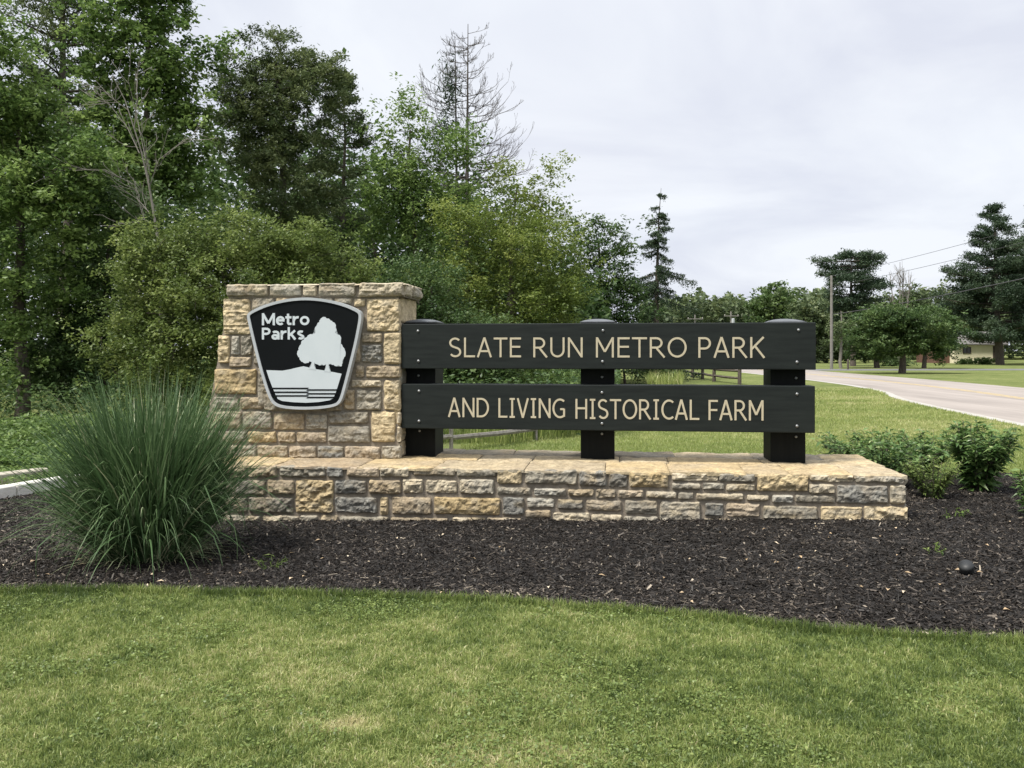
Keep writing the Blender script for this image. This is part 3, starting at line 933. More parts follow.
def ribbon(mb, path, w, f3, dep):
    p = np.asarray(path, float)
    p = p[np.r_[True, np.linalg.norm(np.diff(p, axis=0), axis=1) > 1e-4]]
    n = len(p)
    closed = np.allclose(p[0], p[-1])
    d = np.gradient(p, axis=0)
    if closed:
        d[0] = d[-1] = p[1] - p[-2]
    # mitre
    out = np.zeros_like(p)
    for i in range(n):
        a = p[i] - p[i - 1] if i > 0 else (p[0] - p[-2] if closed else p[1] - p[0])
        b = p[i + 1] - p[i] if i < n - 1 else (p[1] - p[0] if closed else p[-1] - p[-2])
        a = a / (np.linalg.norm(a) + 1e-9); b = b / (np.linalg.norm(b) + 1e-9)
        na, nb = np.array([-a[1], a[0]]), np.array([-b[1], b[0]])
        m = na + nb
        m /= np.linalg.norm(m) + 1e-9
        out[i] = m / max(0.45, m @ nb)
    Lf, Rt = p + out * w / 2, p - out * w / 2
    V = [f3(q, -dep) for q in Lf] + [f3(q, -dep) for q in Rt] + [f3(q, 0.0005) for q in Lf] + [f3(q, 0.0005) for q in Rt]
    k = np.arange(n - 1)
    f = np.r_[np.stack([k, k + 1, n + k + 1, n + k], -1), np.stack([2 * n + k, k + 0, k + 1, 2 * n + k + 1][::-1], -1), np.stack([n + k, n + k + 1, 3 * n + k + 1, 3 * n + k], -1),
             np.array([[0, n, 3 * n, 2 * n], [n - 1, 3 * n - 1, 4 * n - 1, 2 * n - 1]])]
    mb.add(V, f)


def lettering(parent, words, y, sw=SW, xs=1.0):
    for word, a, b, c0, c1 in words:
        mb = MB()
        # each stroke sits on its own depth so that crossing strokes never share a plane
        u0, zt = pl(a, c0[0], y); u1, _ = pl(b, c0[0], y)
        zb = pl(a, c0[1], y)[1]
        zt2, zb2 = pl(b, c1[0], y)[1], pl(b, c1[1], y)[1]
        zt, zb = (zt + zt2) / 2, (zb + zb2) / 2
        H = zt - zb
        gap = 0.075
        tot = sum(GL[ch][0] for ch in word) + gap * (len(word) - 1)
        for x_, y_ in zip('LA', 'AT'):
            pass
        sx = (u1 - u0) / tot
        cx = 0
        for ch in word:
            w, strokes = GL[ch]
            for si, st in enumerate(strokes):
                dz = 0.0035 + 0.0004 * si

                def f3(q, yy, cx=cx):
                    return (u0 + (cx + q[0]) * sx, y + yy, zb + q[1] * H)
                # keep the stem width even under horizontal squeeze
                kx = sx / H
                pts = [(q[0] * kx, q[1]) for q in st]

                def f4(q, yy, cx=cx, kx=kx):
                    return (u0 + cx * sx + q[0] * H, y + yy, zb + q[1] * H)
                ribbon(mb, pts, sw, f4, dz)
            cx += w + gap
        mb.build('lettering', M['tan_letters'], parent)


lettering(upper, [('SLATE', 448.6, 521.5, (337.6, 357.2), (337.5, 357.3)), ('RUN', 532.5, 583.5, (337.5, 357.3), (337.4, 357.4)),
                  ('METRO', 595, 687, (337.3, 357.4), (337.2, 357.6)), ('PARK', 697.5, 765, (337.2, 357.6), (337.0, 358))], PY)
lettering(lower, [('AND', 448, 489.5, (397.6, 417), (398, 417.4)), ('LIVING', 498, 565.5, (398, 417.4), (398.6, 418.4)),
                  ('HISTORICAL', 575, 699.3, (398.8, 418.6), (399.8, 420)), ('FARM', 708, 764, (399.9, 420), (400.3, 420.6))], PY)

# ------------------------------------------------------------------ the shield on the pier
SY = PB - 0.085
shield = thing('shield_sign', 'black shield shaped emblem with pale rim and white tree fixed to the pier', 'emblem', SIGN_LOC, -TH)


def zp(a, b, y=None):
    return pl(235 + a / 5.486, 285 + b / 5.486, SY)


OUT = [(66, 168), (74, 153), (110, 131), (180, 102), (260, 81), (330, 71), (395, 68), (465, 73), (540, 86), (610, 106), (668, 132), (690, 148), (696, 172), (689, 222), (669, 322), (640, 440), (611, 552), (592, 620), (576, 650), (550, 667), (480, 679), (390, 684), (300, 681), (240, 671), (211, 655), (191, 628), (165, 560), (130, 440), (95, 300), (72, 200)]


def smooth_poly(p, n=3):
    p = np.asarray(p, float)
    for _ in range(n - 1):
        q = np.roll(p, -1, 0)
        p = np.stack([p * .75 + q * .25, p * .25 + q * .75], 1).reshape(-1, 2)
    return p


def inset(p, d):
    p = np.asarray(p, float)
    a = p - np.roll(p, 1, 0); b = np.roll(p, -1, 0) - p
    a /= np.linalg.norm(a, axis=1)[:, None]; b /= np.linalg.norm(b, axis=1)[:, None]
    t = a + b; t /= np.linalg.norm(t, axis=1)[:, None]
    return p + np.c_[-t[:, 1], t[:, 0]] * d


outer = smooth_poly(OUT, 3)
inner = inset(outer, 15)
to3 = lambda a, b, y: (*zp(a, b)[:1], y, zp(a, b)[1])
mb = MB(); prism(mb, [tuple(q) for q in inset(outer, 6)], SY + .002, SY + .085, to3)
mb.build('panel', M['sign_black'], shield)
mb = MB()
n = len(outer)
V = [to3(*q, SY - .010) for q in outer] + [to3(*q, SY - .010) for q in inner] + [to3(*q, SY + .075) for q in outer] + [to3(*q, SY + .003) for q in inner]
k = np.arange(n); k2 = (k + 1) % n
mb.add(V, np.r_[np.stack([k, n + k, n + k2, k2], -1), np.stack([k, k2, 2 * n + k2, 2 * n + k], -1), np.stack([n + k, 3 * n + k, 3 * n + k2, n + k2], -1)])
mb.build('rim', M['sign_rim'], shield)
HILL = [(172, 467), (260, 470), (300, 463), (340, 453), (375, 446), (440, 461), (520, 474), (585, 487), (572, 530), (553, 590), (540, 620), (520, 632), (460, 642), (390, 646), (320, 643), (258, 636), (236, 626), (222, 600), (205, 560), (186, 510)]
mb = MB(); prism(mb, HILL, SY - .002, SY + .0015, to3)
mb.build('hill_emblem', M['sign_white'], shield)
TREE = [(490, 175), (507, 184), (520, 189), (536, 203), (550, 213), (553, 232), (556, 250), (549, 263), (566, 272), (578, 280), (582, 300), (579, 320), (592, 340), (603, 358), (606, 385), (597, 402), (588, 412), (590, 430), (583, 447), (570, 440), (557, 446), (542, 438), (526, 433), (508, 432), (492, 440), (474, 437), (462, 441), (450, 434), (436, 426), (424, 422), (412, 418), (404, 427), (388, 430), (372, 422), (360, 414), (354, 398), (345, 388), (342, 370), (350, 356), (352, 340), (362, 326), (364, 312), (378, 300), (382, 290), (396, 284), (408, 272), (424, 271), (438, 266), (441, 252), (438, 238), (450, 224), (452, 212), (463, 204), (468, 190), (478, 180)]
r = np.random.default_rng(4)
tt_ = []
for a, b in zip(TREE, TREE[1:] + TREE[:1]):
    L_e = math.hypot(b[0] - a[0], b[1] - a[1]); k_n = max(1, int(L_e / 6))
    for i in range(k_n):
        q = i / k_n; w = 2.6 * math.sin(PI * q) * (1 if r.random() < .7 else -.6)
        tt_.append((a[0] + (b[0] - a[0]) * q + (b[1] - a[1]) / L_e * w, a[1] + (b[1] - a[1]) * q - (b[0] - a[0]) / L_e * w))
TREE = tt_
mb = MB(); prism(mb, TREE, SY - .0032, SY + .0012, to3)
prism(mb, [(424, 418), (437, 420), (435, 440), (444, 466), (404, 462), (417, 444)], SY - .0038, SY + .0013, to3)
prism(mb, [(500, 428), (514, 428), (515, 452), (526, 478), (490, 474), (499, 454)], SY - .0038, SY + .0013, to3)
mb.build('tree_emblem', M['sign_white'], shield)
mb = MB()
for y0 in (563, 584, 604):
    prism(mb, [(196, y0), (405, y0), (398, y0 + 8), (198, y0 + 8)], SY - .0046, SY - .0021, to3)
    prism(mb, [(400, y0 + 8.5), (568, y0 + 8.5), (566, y0 + 16), (392, y0 + 16)], SY - .0052, SY - .0021, to3)
mb.build('field_line', M['sign_black'], shield)


BW = 0.192
b_ = BW / 2
BG = {
    'M': (1.02, [[(b_, 0), (b_, 1)], [(1.02 - b_, 0), (1.02 - b_, 1)], [(b_ * .9, .97), (.51, .16)], [(1.02 - b_ * .9, .97), (.51, .16)]]),
    'P': (.70, [[(b_, 0), (b_, 1)], [(b_, 1 - b_), (.34, 1 - b_)] + arc(.34, .69, .36 - b_, .31 - b_, 90, -90, 16) + [(b_, .38 + b_)]]),
    'e': (.68, [[(.66, .40), (.10, .40)], arc(.35, .375, .35 - b_, .375 - b_ * .95, 4, 312, 28)]),
    't': (.48, [[(.20, .95), (.20, .20), (.26, .11), (.46, .11)], [(.0, .65), (.46, .65)]]),
    'r': (.50, [[(b_, 0), (b_, .75)], [(b_, .40)] + arc(.40, .34, .29, .40 - b_ + .01, 170, 75, 10)]),
    'o': (.74, [arc(.37, .375, .37 - b_, .375 - b_ * .95, 0, 360, 36)]),
    'a': (.66, [arc(.32, .45, .24, .30 - b_, 140, 0, 14) + [(.56, .40), (.56, 0)], arc(.29, .22, .29 - b_, .22 - b_ * .8, 0, 360, 26)]),
    'k': (.70, [[(b_, 0), (b_, 1.04)], [(b_, .30), (.58, .75)], [(.28, .44), (.60, 0)]]),
    's': (.56, [arc(.28, .54, .19, .21 - b_ * .85, 40, 180, 10) + arc(.28, .54, .19, .21 - b_ * .85, 210, 250, 4) + arc(.28, .205, .19, .205 - b_ * .85, 70, 30, 4) + arc(.28, .205, .19, .205 - b_ * .85, 0, -145, 12)]),
}
for word, a0, a1, b0, b1 in (('Metro', 147, 409, 155, 221), ('Parks', 147, 381, 234, 299)):
    mb = MB()
    u0, z1 = zp(a0, b0); u1, _ = zp(a1, b0); z0 = zp(a0, b1)[1]
    H = z1 - z0
    tot = sum(BG[c][0] for c in word) + .055 * (len(word) - 1)
    kx = (u1 - u0) / tot / H
    cx = 0
    for c in word:
        for si, st in enumerate(BG[c][1]):
            ribbon(mb, [(q[0] * kx, q[1]) for q in st], BW, lambda q, yy, cx=cx: (u0 + cx * kx * H + q[0] * H, SY + .0018 + yy, z0 + q[1] * H), .0035 + .0004 * si)
        cx += BG[c][0] + .055
    mb.build('lettering', M['sign_white'], shield)

# ------------------------------------------------------------------ the tall ornamental grass
def arching(n, base_r, len_rng, lean_fn, droop, width, seed, seg=8, tint_fn=None, stiff=1.6):
    r = np.random.default_rng(seed)
    az = r.uniform(0, 2 * PI, n)
    rad = base_r * np.sqrt(r.random(n))
    L = r.uniform(*len_rng, n)
    lean = lean_fn(r, n)
    dr = droop(r, n)
    az2 = az + r.normal(0, .5, n)
    t = np.linspace(0, 1, seg + 1)
    ang = lean[:, None] + dr[:, None] * t[None, :] ** stiff          # from the vertical
    kink = (r.random(n) < .12)[:, None] * np.clip((t[None, :] - r.uniform(.45, .85, n)[:, None]) * 6, 0, 1) * r.uniform(.4, 1.5, n)[:, None]
    ang = ang + kink + np.cumsum(r.normal(0, .045, (n, seg + 1)), 1)
    ds = L[:, None] / seg
    rr_ = np.cumsum(np.sin(ang) * ds, 1) - np.sin(ang[:, :1]) * ds
    zz_ = np.cumsum(np.cos(ang) * ds, 1) - np.cos(ang[:, :1]) * ds
    bx, by = rad * np.cos(az), rad * np.sin(az)
    P = np.stack([bx[:, None] + rr_ * np.cos(az2)[:, None], by[:, None] + rr_ * np.sin(az2)[:, None], np.maximum(zz_, .01)], -1)
    face = az2 + PI / 2 + r.normal(0, .7, n)
    sd = np.stack([np.cos(face), np.sin(face), np.zeros(n)], -1)
    w = width * r.uniform(.6, 1.3, n)[:, None] * np.clip(np.minimum(.55 + t * 2, (1.02 - t) * 2.2), 0.05, 1)[None, :]
    A_ = P - sd[:, None, :] * w[..., None] / 2; B_ = P + sd[:, None, :] * w[..., None] / 2
    V = np.stack([A_, B_], 2).reshape(-1, 3)
    k = (np.arange(n)[:, None] * (seg + 1) + np.arange(seg)[None, :]) * 2
    f = np.stack([k, k + 1, k + 3, k + 2], -1).reshape(-1, 4)
    tint = np.repeat(tint_fn(r, n, lean) if tint_fn else r.random(n), seg)
    return V, f, tint


M['reed'] = leaf('blue_green_blade', [(0, (.024, .046, .018)), (.45, (.066, .118, .046)), (.75, (.145, .215, .095)), (.9, (.32, .37, .22)), (1, (.50, .45, .29))], .25, .02)
gb = ground(150, 551); gb[2] = mulch_height(gb[:1], gb[1:2])[0]
og = thing('ornamental_grass', 'big clump of tall arching blue green ornamental grass beside the stone pier', 'ornamental grass', tuple(gb))
mb = MB()
tf = lambda r, n, lean: np.clip(r.beta(2, 2.6, n) * .8 + .1 + (r.random(n) < .08) * .3, 0, .95)
mb.add(*arching(1850, .33, (1.0, 1.55), lambda r, n: np.abs(r.normal(0, .30, n)), lambda r, n: r.uniform(.1, .9, n), .0145, 3, 9, tf))
mb.add(*arching(1150, .38, (0.7, 1.35), lambda r, n: r.uniform(.15, .8, n), lambda r, n: r.uniform(.3, 1.6, n), .0145, 4, 9, tf))
mb.add(*arching(520, .32, (0.7, 1.1), lambda r, n: r.uniform(.12, .6, n), lambda r, n: r.uniform(1.5, 2.5, n), .011, 5, 12, lambda r, n, l: np.clip(r.beta(3, 3, n) * .6 + .38, 0, .95), 2.6))
mb.add(*arching(160, .32, (0.5, .85), lambda r, n: r.uniform(.4, .95, n), lambda r, n: r.uniform(.8, 1.6, n), .010, 8, 10, lambda r, n, l: np.clip(r.beta(3, 3, n) * .6 + .3, 0, .93)))
mb.add(*arching(130, .42, (0.3, .65), lambda r, n: r.uniform(.8, 1.4, n), lambda r, n: r.uniform(.1, .7, n), .009, 9, 7, lambda r, n, l: np.clip(r.beta(2, 2, n) * .8 + .15, 0, 1)))
mb.build('blades', M['reed'], og)
mb = MB()
mb.add(*arching(420, .40, (0.15, 0.6), lambda r, n: r.uniform(.6, 1.4, n), lambda r, n: r.uniform(.2, .9, n), .007, 6, 5, lambda r, n, l: r.uniform(.88, 1, n)))
mb.build('dead_blades', M['reed'], og)
og.scale = (.88, .88, 1.03)

# ------------------------------------------------------------------ leafy plants
def leaf_cards(C, D, U, L, W, fold=0.25, droop=0.2):
    """six-vertex folded leaves: C base, D direction, U up normal, L length, W width"""
    S = np.cross(D, U); S /= np.linalg.norm(S, axis=1)[:, None] + 1e-9
    U2 = np.cross(S, D)
    L = np.asarray(L)[:, None]; W = np.asarray(W)[:, None]
    m1 = C + D * L * .40 + U2 * L * .02
    t = C + D * L - U2 * L * droop
    Lf = C + D * L * .42 + S * W / 2 + U2 * W * fold
    Rt = C + D * L * .42 - S * W / 2 + U2 * W * fold
    V = np.stack([C, Lf, t, m1, Rt], 1).reshape(-1, 3)
    n = len(C)
    k = np.arange(n)[:, None] * 5
    f = np.concatenate([k + np.array([0, 3, 2, 1]), k + np.array([0, 4, 2, 3])], 0)
    return V, f


def bush(name, label, cat, loc, stems, height, spread, leaf_l, leaf_w, mat, seed, group=None, per=26, lean=.5):
    r = np.random.default_rng(seed)
    o = thing(name, label, cat, loc, 0, group)
    sb, lb = MB(), MB()
    for s_ in range(stems):
        az = r.uniform(0, 2 * PI)
        le = lean * math.sqrt(r.random())
        h = height * r.uniform(.72, 1.05) * (1 - .25 * le)
        t = np.linspace(0, 1, 7)
        out = spread * le * (t ** 1.3)
        P = np.c_[.06 * math.cos(az) + out * math.cos(az), .06 * math.sin(az) + out * math.sin(az), h * t]
        P += r.normal(0, .008, P.shape)
        P[0, 2] = -.01
        tube(sb, P, np.linspace(.005, .002, 7), 4)
        m = per
        tt = np.clip(.03 + .97 * r.random(m) ** .75, 0, 1)
        C = np.stack([np.interp(tt, t, P[:, i]) for i in range(3)], -1)
        a2 = r.uniform(0, 2 * PI, m)
        el = r.uniform(-.25, .75, m)
        D = np.stack([np.cos(a2) * np.cos(el), np.sin(a2) * np.cos(el), np.sin(el)], -1)
        U = np.tile([0, 0, 1.0], (m, 1)) + r.normal(0, .35, (m, 3))
        L = leaf_l * r.uniform(.6, 1.2, m) * (1.15 - .3 * tt)
        Vv, ff = leaf_cards(C, D, U, L, L * leaf_w, .22, .25)
        tn = np.clip(r.normal(.45, .2, m) + .25 * (tt - .5), 0, 1)
        lb.add(Vv, ff, np.r_[tn, tn])
    if stems < 10:
        for v_, f_, t_ in zip(sb.v, sb.f, sb.t):
            lb.v.append(v_); lb.f.append(f_ - 0 + lb.n - 0); lb.t.append(t_)
        lb.n += sb.n
        lb.build('foliage', mat, o)
    else:
        lb.build('leaves', mat, o)
        sb.build('stems', M['bark'], o)
    return o


M['shrub_leaf'] = leaf('deep_green_leaf', [(0, (.028, .064, .018)), (.5, (.085, .155, .042)), (.85, (.18, .26, .085)), (1, (.28, .34, .14))], .35, .03, .4)
M['light_leaf'] = leaf('light_green_leaf', [(0, (.045, .080, .022)), (.5, (.115, .168, .042)), (1, (.26, .31, .10))], .35, .02)
def on_bed(px, py):
    p = ground(px, py)
    return (p[0], p[1], float(mulch_height(p[:1], p[1:2])[0]))


gr = 'leafy plants in the mulch bed'
bush('leafy_shrub', 'wide dark green leafy shrub behind the right end of the stone wall', 'shrub', on_bed(880, 494), 76, .62, .92, .12, .34, M['shrub_leaf'], 31, gr, 30, .75)
bush('leafy_shrub', 'upright dark green leafy shrub near the right edge of the mulch', 'shrub', on_bed(978, 500), 60, .78, .46, .125, .36, M['shrub_leaf'], 32, gr, 34, .75)
bush('low_shrub', 'small feathery yellow green shrub between two dark leafy shrubs', 'shrub', on_bed(932, 508), 34, .44, .30, .06, .26, M['light_leaf'], 33, gr, 60, .8)
bush('leafy_shrub', 'dark leafy shrub cut off by the right edge of the photo', 'shrub', on_bed(1040, 532), 20, .46, .34, .11, .34, M['shrub_leaf'], 34, gr, 26, .9)
bush('leafy_shrub', 'dark low shrub spreading just behind the top of the stone wall corner', 'shrub', on_bed(922, 486), 44, .60, .5, .115, .34, M['shrub_leaf'], 35, gr, 28, .75)
gs = 'seedlings in the mulch'
bush('seedling', 'pale young seedling with rounded leaves in the mulch past the wall end', 'seedling', on_bed(951, 529), 4, .10, .10, .055, .55, M['light_leaf'], 41, gs, 4, .9)
bush('seedling', 'small pale seedling in the mulch between the wall end and the ground light', 'seedling', on_bed(936, 566), 4, .08, .08, .04, .4, M['light_leaf'], 42, gs, 5, .9)
bush('grass_tuft', 'small green grass tuft sprouting in the mulch right of the ornamental grass', 'grass tuft', on_bed(271, 566), 7, .10, .09, .09, .08, M['light_leaf'], 43, None, 3, .9)

# ground spotlight
sp = thing('ground_light', 'small dark round ground light half sunk in the mulch', 'light', on_bed(968, 584))
M['lamp_grey'] = surf('lamp_grey', [(.3, (.012, .013, .013)), (.7, (.022, .023, .023))], 20, rough=.5)
mb = MB()
ax = np.array([-.35, -.45, .82]); ax /= np.linalg.norm(ax)
tube(mb, [np.array([0, 0, -.03]) + ax * q for q in (0, .02, .06, .11, .125, .126)], [.030, .040, .046, .048, .044, .001], 18)
mb.build('housing', M['lamp_grey'], sp, smooth=True)
mb = MB(); tube(mb, [(.03, .03, -.05), (.02, .02, 0), (.0, .0, .03)], [.012, .012, .012], 8)
mb.build('stake', M['lamp_grey'], sp)

# scraps lying on the mulch
M['scrap'] = leaf('dry_scrap', [(0, (.25, .18, .10)), (.5, (.45, .33, .2)), (1, (.62, .55, .42))], .1, .02)
r = np.random.default_rng(77)
mb = MB()
spots = [(302, 579), (289, 582), (212, 560), (225, 556), (598, 579), (664, 583), (905, 600), (985, 560), (1003, 618), (940, 596), (770, 560), (690, 606), (200, 548), (240, 575), (120, 590), (30, 560), (45, 575)] + [(r.uniform(0, 1020), r.uniform(530, 600)) for _ in range(60)]
P = np.array([ground(a, b) for a, b in spots]); P = P[P[:, 1] > front_edge(P[:, 0]) + .03]; P[:, 2] = mulch_height(P[:, 0], P[:, 1]) + .015
a2 = r.uniform(0, 2 * PI, len(P))
D = np.stack([np.cos(a2), np.sin(a2), r.uniform(-.1, .25, len(P))], -1); D /= np.linalg.norm(D, axis=1)[:, None]
Vv, ff = leaf_cards(P, D, np.tile([0, 0, 1.], (len(P), 1)) + r.normal(0, .3, (len(P), 3)), r.uniform(.02, .06, len(P)), r.uniform(.008, .03, len(P)), .3, .1)
tn = r.random(len(P)); mb.add(Vv, ff, np.r_[tn, tn])
tag(mb.build('leaf_litter', M['scrap']), 'dry fallen leaf scraps scattered over the dark mulch', 'leaf litter', kind='stuff')

def leaf_mass(C, r, L, asp, up=.6, jit=.35, out=None):
    n = len(C)
    nrm = r.normal(0, 1, (n, 3)); nrm[:, 2] = np.abs(nrm[:, 2]) * (1 + up) + up
    nrm /= np.linalg.norm(nrm, axis=1)[:, None]
    D = np.cross(nrm, r.normal(0, 1, (n, 3))); D /= np.linalg.norm(D, axis=1)[:, None] + 1e-9
    S = np.cross(nrm, D)
    ln = L * r.uniform(1 - jit, 1 + jit, n)[:, None]
    w = ln * asp
    V = np.stack([C - D * ln / 2, C + S * w / 2 - D * ln * .08, C + D * ln / 2 - nrm * ln * .12, C - S * w / 2 - D * ln * .08], 1).reshape(-1, 3)
    return V, np.arange(n)[:, None] * 4 + np.arange(4)[None, :]


# clover in the lawn
r = np.random.default_rng(63)
xc, yc = CLOVER
Vv, ff = leaf_mass(np.c_[xc, yc, r.uniform(.012, .034, len(xc))], r, .014, .85, 1.5)
mb = MB(); mb.add(Vv, ff, np.clip(r.normal(.25, .12, len(xc)), 0, 1))
tag(mb.build('clover', M['grass']), 'patches of dark green clover growing through the front lawn', 'clover', kind='stuff')

# ------------------------------------------------------------------ kerbs at the left
def kerb(label, p0, p1, width, h, end_round, mat='concrete'):
    o = thing('concrete_kerb', label, 'kerb', (p0[0], p0[1], 0), math.atan2(p1[1] - p0[1], p1[0] - p0[0]), 'kerbs at the left of the bed')
    L = math.hypot(p1[0] - p0[0], p1[1] - p0[1])
    segs = max(1, int(L / 1.1))
    for i in range(segs):
        a, b = i * L / segs, (i + 1) * L / segs - .008
        bevel_box('kerb_block', a, b, 0, width, -.05, h, .022, M[mat], o, 3)
    if end_round:
        bm = bmesh.new()
        bmesh.ops.create_cone(bm, cap_ends=True, segments=24, radius1=width / 2, radius2=width / 2 - .012, depth=h + .05)
        bmesh.ops.translate(bm, verts=bm.verts, vec=(L - .004, width / 2, (h - .05) / 2 - .002))
        me = bpy.data.meshes.new('kerb_end'); bm.to_mesh(me); bm.free()
        link('kerb_end', me, M[mat], o)
    return o


k0 = (float(kerb_line(6.0)), 6.0); k1 = (float(kerb_line(10.3)), 10.3)
kerb('white concrete kerb running along the left side of the mulch', k0, k1, .17, .14, False)
pA, pB = ground(-60, 483, .1), ground(44, 471, .1)
kerb('weathered kerb with a rounded end lying in the weeds beyond the white kerb', pA[:2], pB[:2], .22, .12, True, 'old_concrete')

# ------------------------------------------------------------------ fences
def rail_fence(label, pts, h, rails, pr, rr_, seed, mat='grey_wood'):
    r = random.Random(seed)
    o = thing('rail_fence', label, 'fence', (*pts[0], 0), 0)
    P = [np.array([p[0] - pts[0][0], p[1] - pts[0][1], 0]) for p in pts]
    for p in P:
        mb = MB(); tube(mb, [p + (0, 0, -.1), p + (0, 0, h * .5), p + (r.uniform(-.02, .02), 0, h)], [pr, pr, pr * .9], 6)
        mb.build('post', M[mat], o)
    for a, b in zip(P, P[1:]):
        for z in rails:
            mb = MB(); d1, d2 = r.uniform(-.03, .03), r.uniform(-.03, .03)
            tube(mb, [a + (0, 0, z + d1), (a + b) / 2 + (0, 0, z + (d1 + d2) / 2 - .01), b + (0, 0, z + d2)], [rr_, rr_ * 1.1, rr_], 6)
            mb.build('rail', M[mat], o)
    return o


rail_fence('low weathered rail fence just behind the left end of the timber sign', [(-2.0, 12.5), (-0.96, 13.45), (0.42, 15.0), (1.9, 16.6)], .78, (.24, .58), .035, .04, 1)
rail_fence('brown split rail fence in the grass beside the far road', [(10.55, 39.5), (10.2, 43), (10.4, 46.5), (10.6, 50), (10.8, 53.5), (11.1, 57), (11.4, 61)], .95, (.3, .62, .88), .09, .06, 2, 'bark')

# ------------------------------------------------------------------ trees
def branches(trunk_pts, trunk_r, attractors, r, mb, sides=5, rmin=.006, thick=.011):
    pos = [np.asarray(p) for p in trunk_pts]
    rad = list(trunk_r)
    order = np.argsort([np.min(np.linalg.norm(np.asarray(trunk_pts) - a, axis=1)) for a in attractors])
    for i in order:
        a = attractors[i]
        Pn = np.asarray(pos)
        dv = a - Pn
        ds = np.linalg.norm(dv, axis=1)
        cost = ds + 1.1 * np.maximum(0, Pn[:, 2] - a[2] + .25 * ds)
        j = int(np.argmin(cost))
        p0 = Pn[j]; L = ds[j]
        if L < .05: continue
        r0 = min(rad[j] * .62, .008 + thick * L)
        side = r.normal(0, .08 * L, 3)
        pts = [p0, p0 + (a - p0) * .33 + side + (0, 0, -.04 * L), p0 + (a - p0) * .67 + side * .7 + (0, 0, -.03 * L), a]
        rs = [r0, r0 * .8, r0 * .6, max(rmin, r0 * .35)]
        tube(mb, pts, rs, sides, cap=False)
        pos += pts[1:]; rad += rs[1:]


def tree(name, label, d, base_px, lobes, mat, n_attr=70, leaves=12000, leaf_l=.12, asp=.55, cl=.45, flat=.7, trunk_r=.14, top=None, seed=1, bark='bark', group=None, cat='tree', up=.5, tint=(.5, .2), sub=7, lean_px=0, trunk_vis=True, fork=None):
    r = np.random.default_rng(seed)
    bx = (base_px - 512) / F * d
    o = thing(name, label, cat, (bx, d, 0), 0, group)
    LB = []
    for l in lobes:
        px, py, rx, ry = l[:4]
        dd = l[4] if len(l) > 4 else 0
        dk = d + dd
        rxm, rym = rx / F * dk, ry / F * dk
        rdm = l[5] if len(l) > 5 else rxm * .85
        LB.append((np.array([(px - 512) / F * dk - bx, dd, EYE + (HZ - py) / F * dk]), np.array([rxm, rdm, rym])))
    wts = np.array([np.prod(q[1]) ** .75 for q in LB]); wts /= wts.sum()
    which = r.choice(len(LB), n_attr, p=wts)
    dirs = r.normal(0, 1, (n_attr, 3)); dirs /= np.linalg.norm(dirs, axis=1)[:, None]
    rad = r.random(n_attr) ** (1 / 2.6)
    A_ = np.array([LB[w][0] + dirs[i] * rad[i] * LB[w][1] for i, w in enumerate(which)])
    A_[:, 2] = np.maximum(A_[:, 2], .15)
    ctop = top if top is not None else np.percentile(A_[:, 2], 80)
    cx = np.average([q[0][0] for q in LB], weights=wts)
    t = np.linspace(0, 1, 9)
    tp = np.c_[cx * t ** 1.5 * .8, r.normal(0, .02, 9).cumsum(), ctop * t]
    tp[1:, 0] += r.normal(0, .012 * ctop, 8).cumsum() * .6
    tp[0, 2] = -.05
    tr = trunk_r * (1 - .8 * t) + .01
    tb = MB(); tube(tb, tp, tr, 9)
    branches(tp, tr, A_, r, tb)
    tb.build('trunk', M[bark], o, smooth=True)
    # leaf clusters gathered round every branch end
    n_cl = n_attr * sub
    ci = np.repeat(np.arange(n_attr), sub)
    sc = cl * r.uniform(.55, 1.15, n_attr)[ci][:, None]
    CC = A_[ci] + r.normal(0, 1, (n_cl, 3)) * sc * np.array([1, 1, flat])
    tcl = np.clip(r.normal(tint[0], tint[1] * .7, n_attr), 0, 1)[ci] + r.normal(0, tint[1] * .35, n_cl)
    li = r.integers(0, n_cl, leaves)
    C = CC[li] + r.normal(0, 1, (leaves, 3)) * (cl * .33) * np.array([1, 1, flat])
    C[:, 2] = np.maximum(C[:, 2], .03)
    Vv, ff = leaf_mass(C, r, leaf_l, asp, up)
    mb = MB(); mb.add(Vv, ff, np.clip(tcl[li] + r.normal(0, tint[1] * .5, leaves), 0, 1))
    mb.build('crown', mat, o)
    return o


M['leaf_mid'] = leaf('mid_green_leaf', [(0, (.040, .076, .020)), (.5, (.110, .176, .046)), (1, (.22, .30, .09))], .42, .02)
M['leaf_dark'] = leaf('dark_green_leaf', [(0, (.024, .048, .018)), (.5, (.063, .108, .034)), (1, (.14, .195, .065))], .36, .02)
M['leaf_olive'] = leaf('olive_leaf', [(0, (.042, .066, .018)), (.5, (.112, .156, .040)), (1, (.24, .285, .085))], .4, .02)
M['leaf_lime'] = leaf('lime_leaf', [(0, (.050, .078, .016)), (.5, (.130, .178, .036)), (1, (.26, .30, .075))], .42, .02)
M['needle_brown'] = leaf('brownish_needle', [(0, (.030, .046, .019)), (.5, (.076, .107, .042)), (1, (.17, .20, .08))], .3, .02)
M['needle_dark'] = leaf('dark_needle', [(0, (.015, .030, .016)), (.5, (.038, .064, .034)), (1, (.088, .122, .062))], .22, .02)
M['leaf_far'] = leaf('far_leaf', [(0, (.050, .075, .036)), (.5, (.100, .135, .060)), (1, (.185, .215, .095))], .35, .02)  # distance haze is put into the colour: paler, greyer greens for far crowns

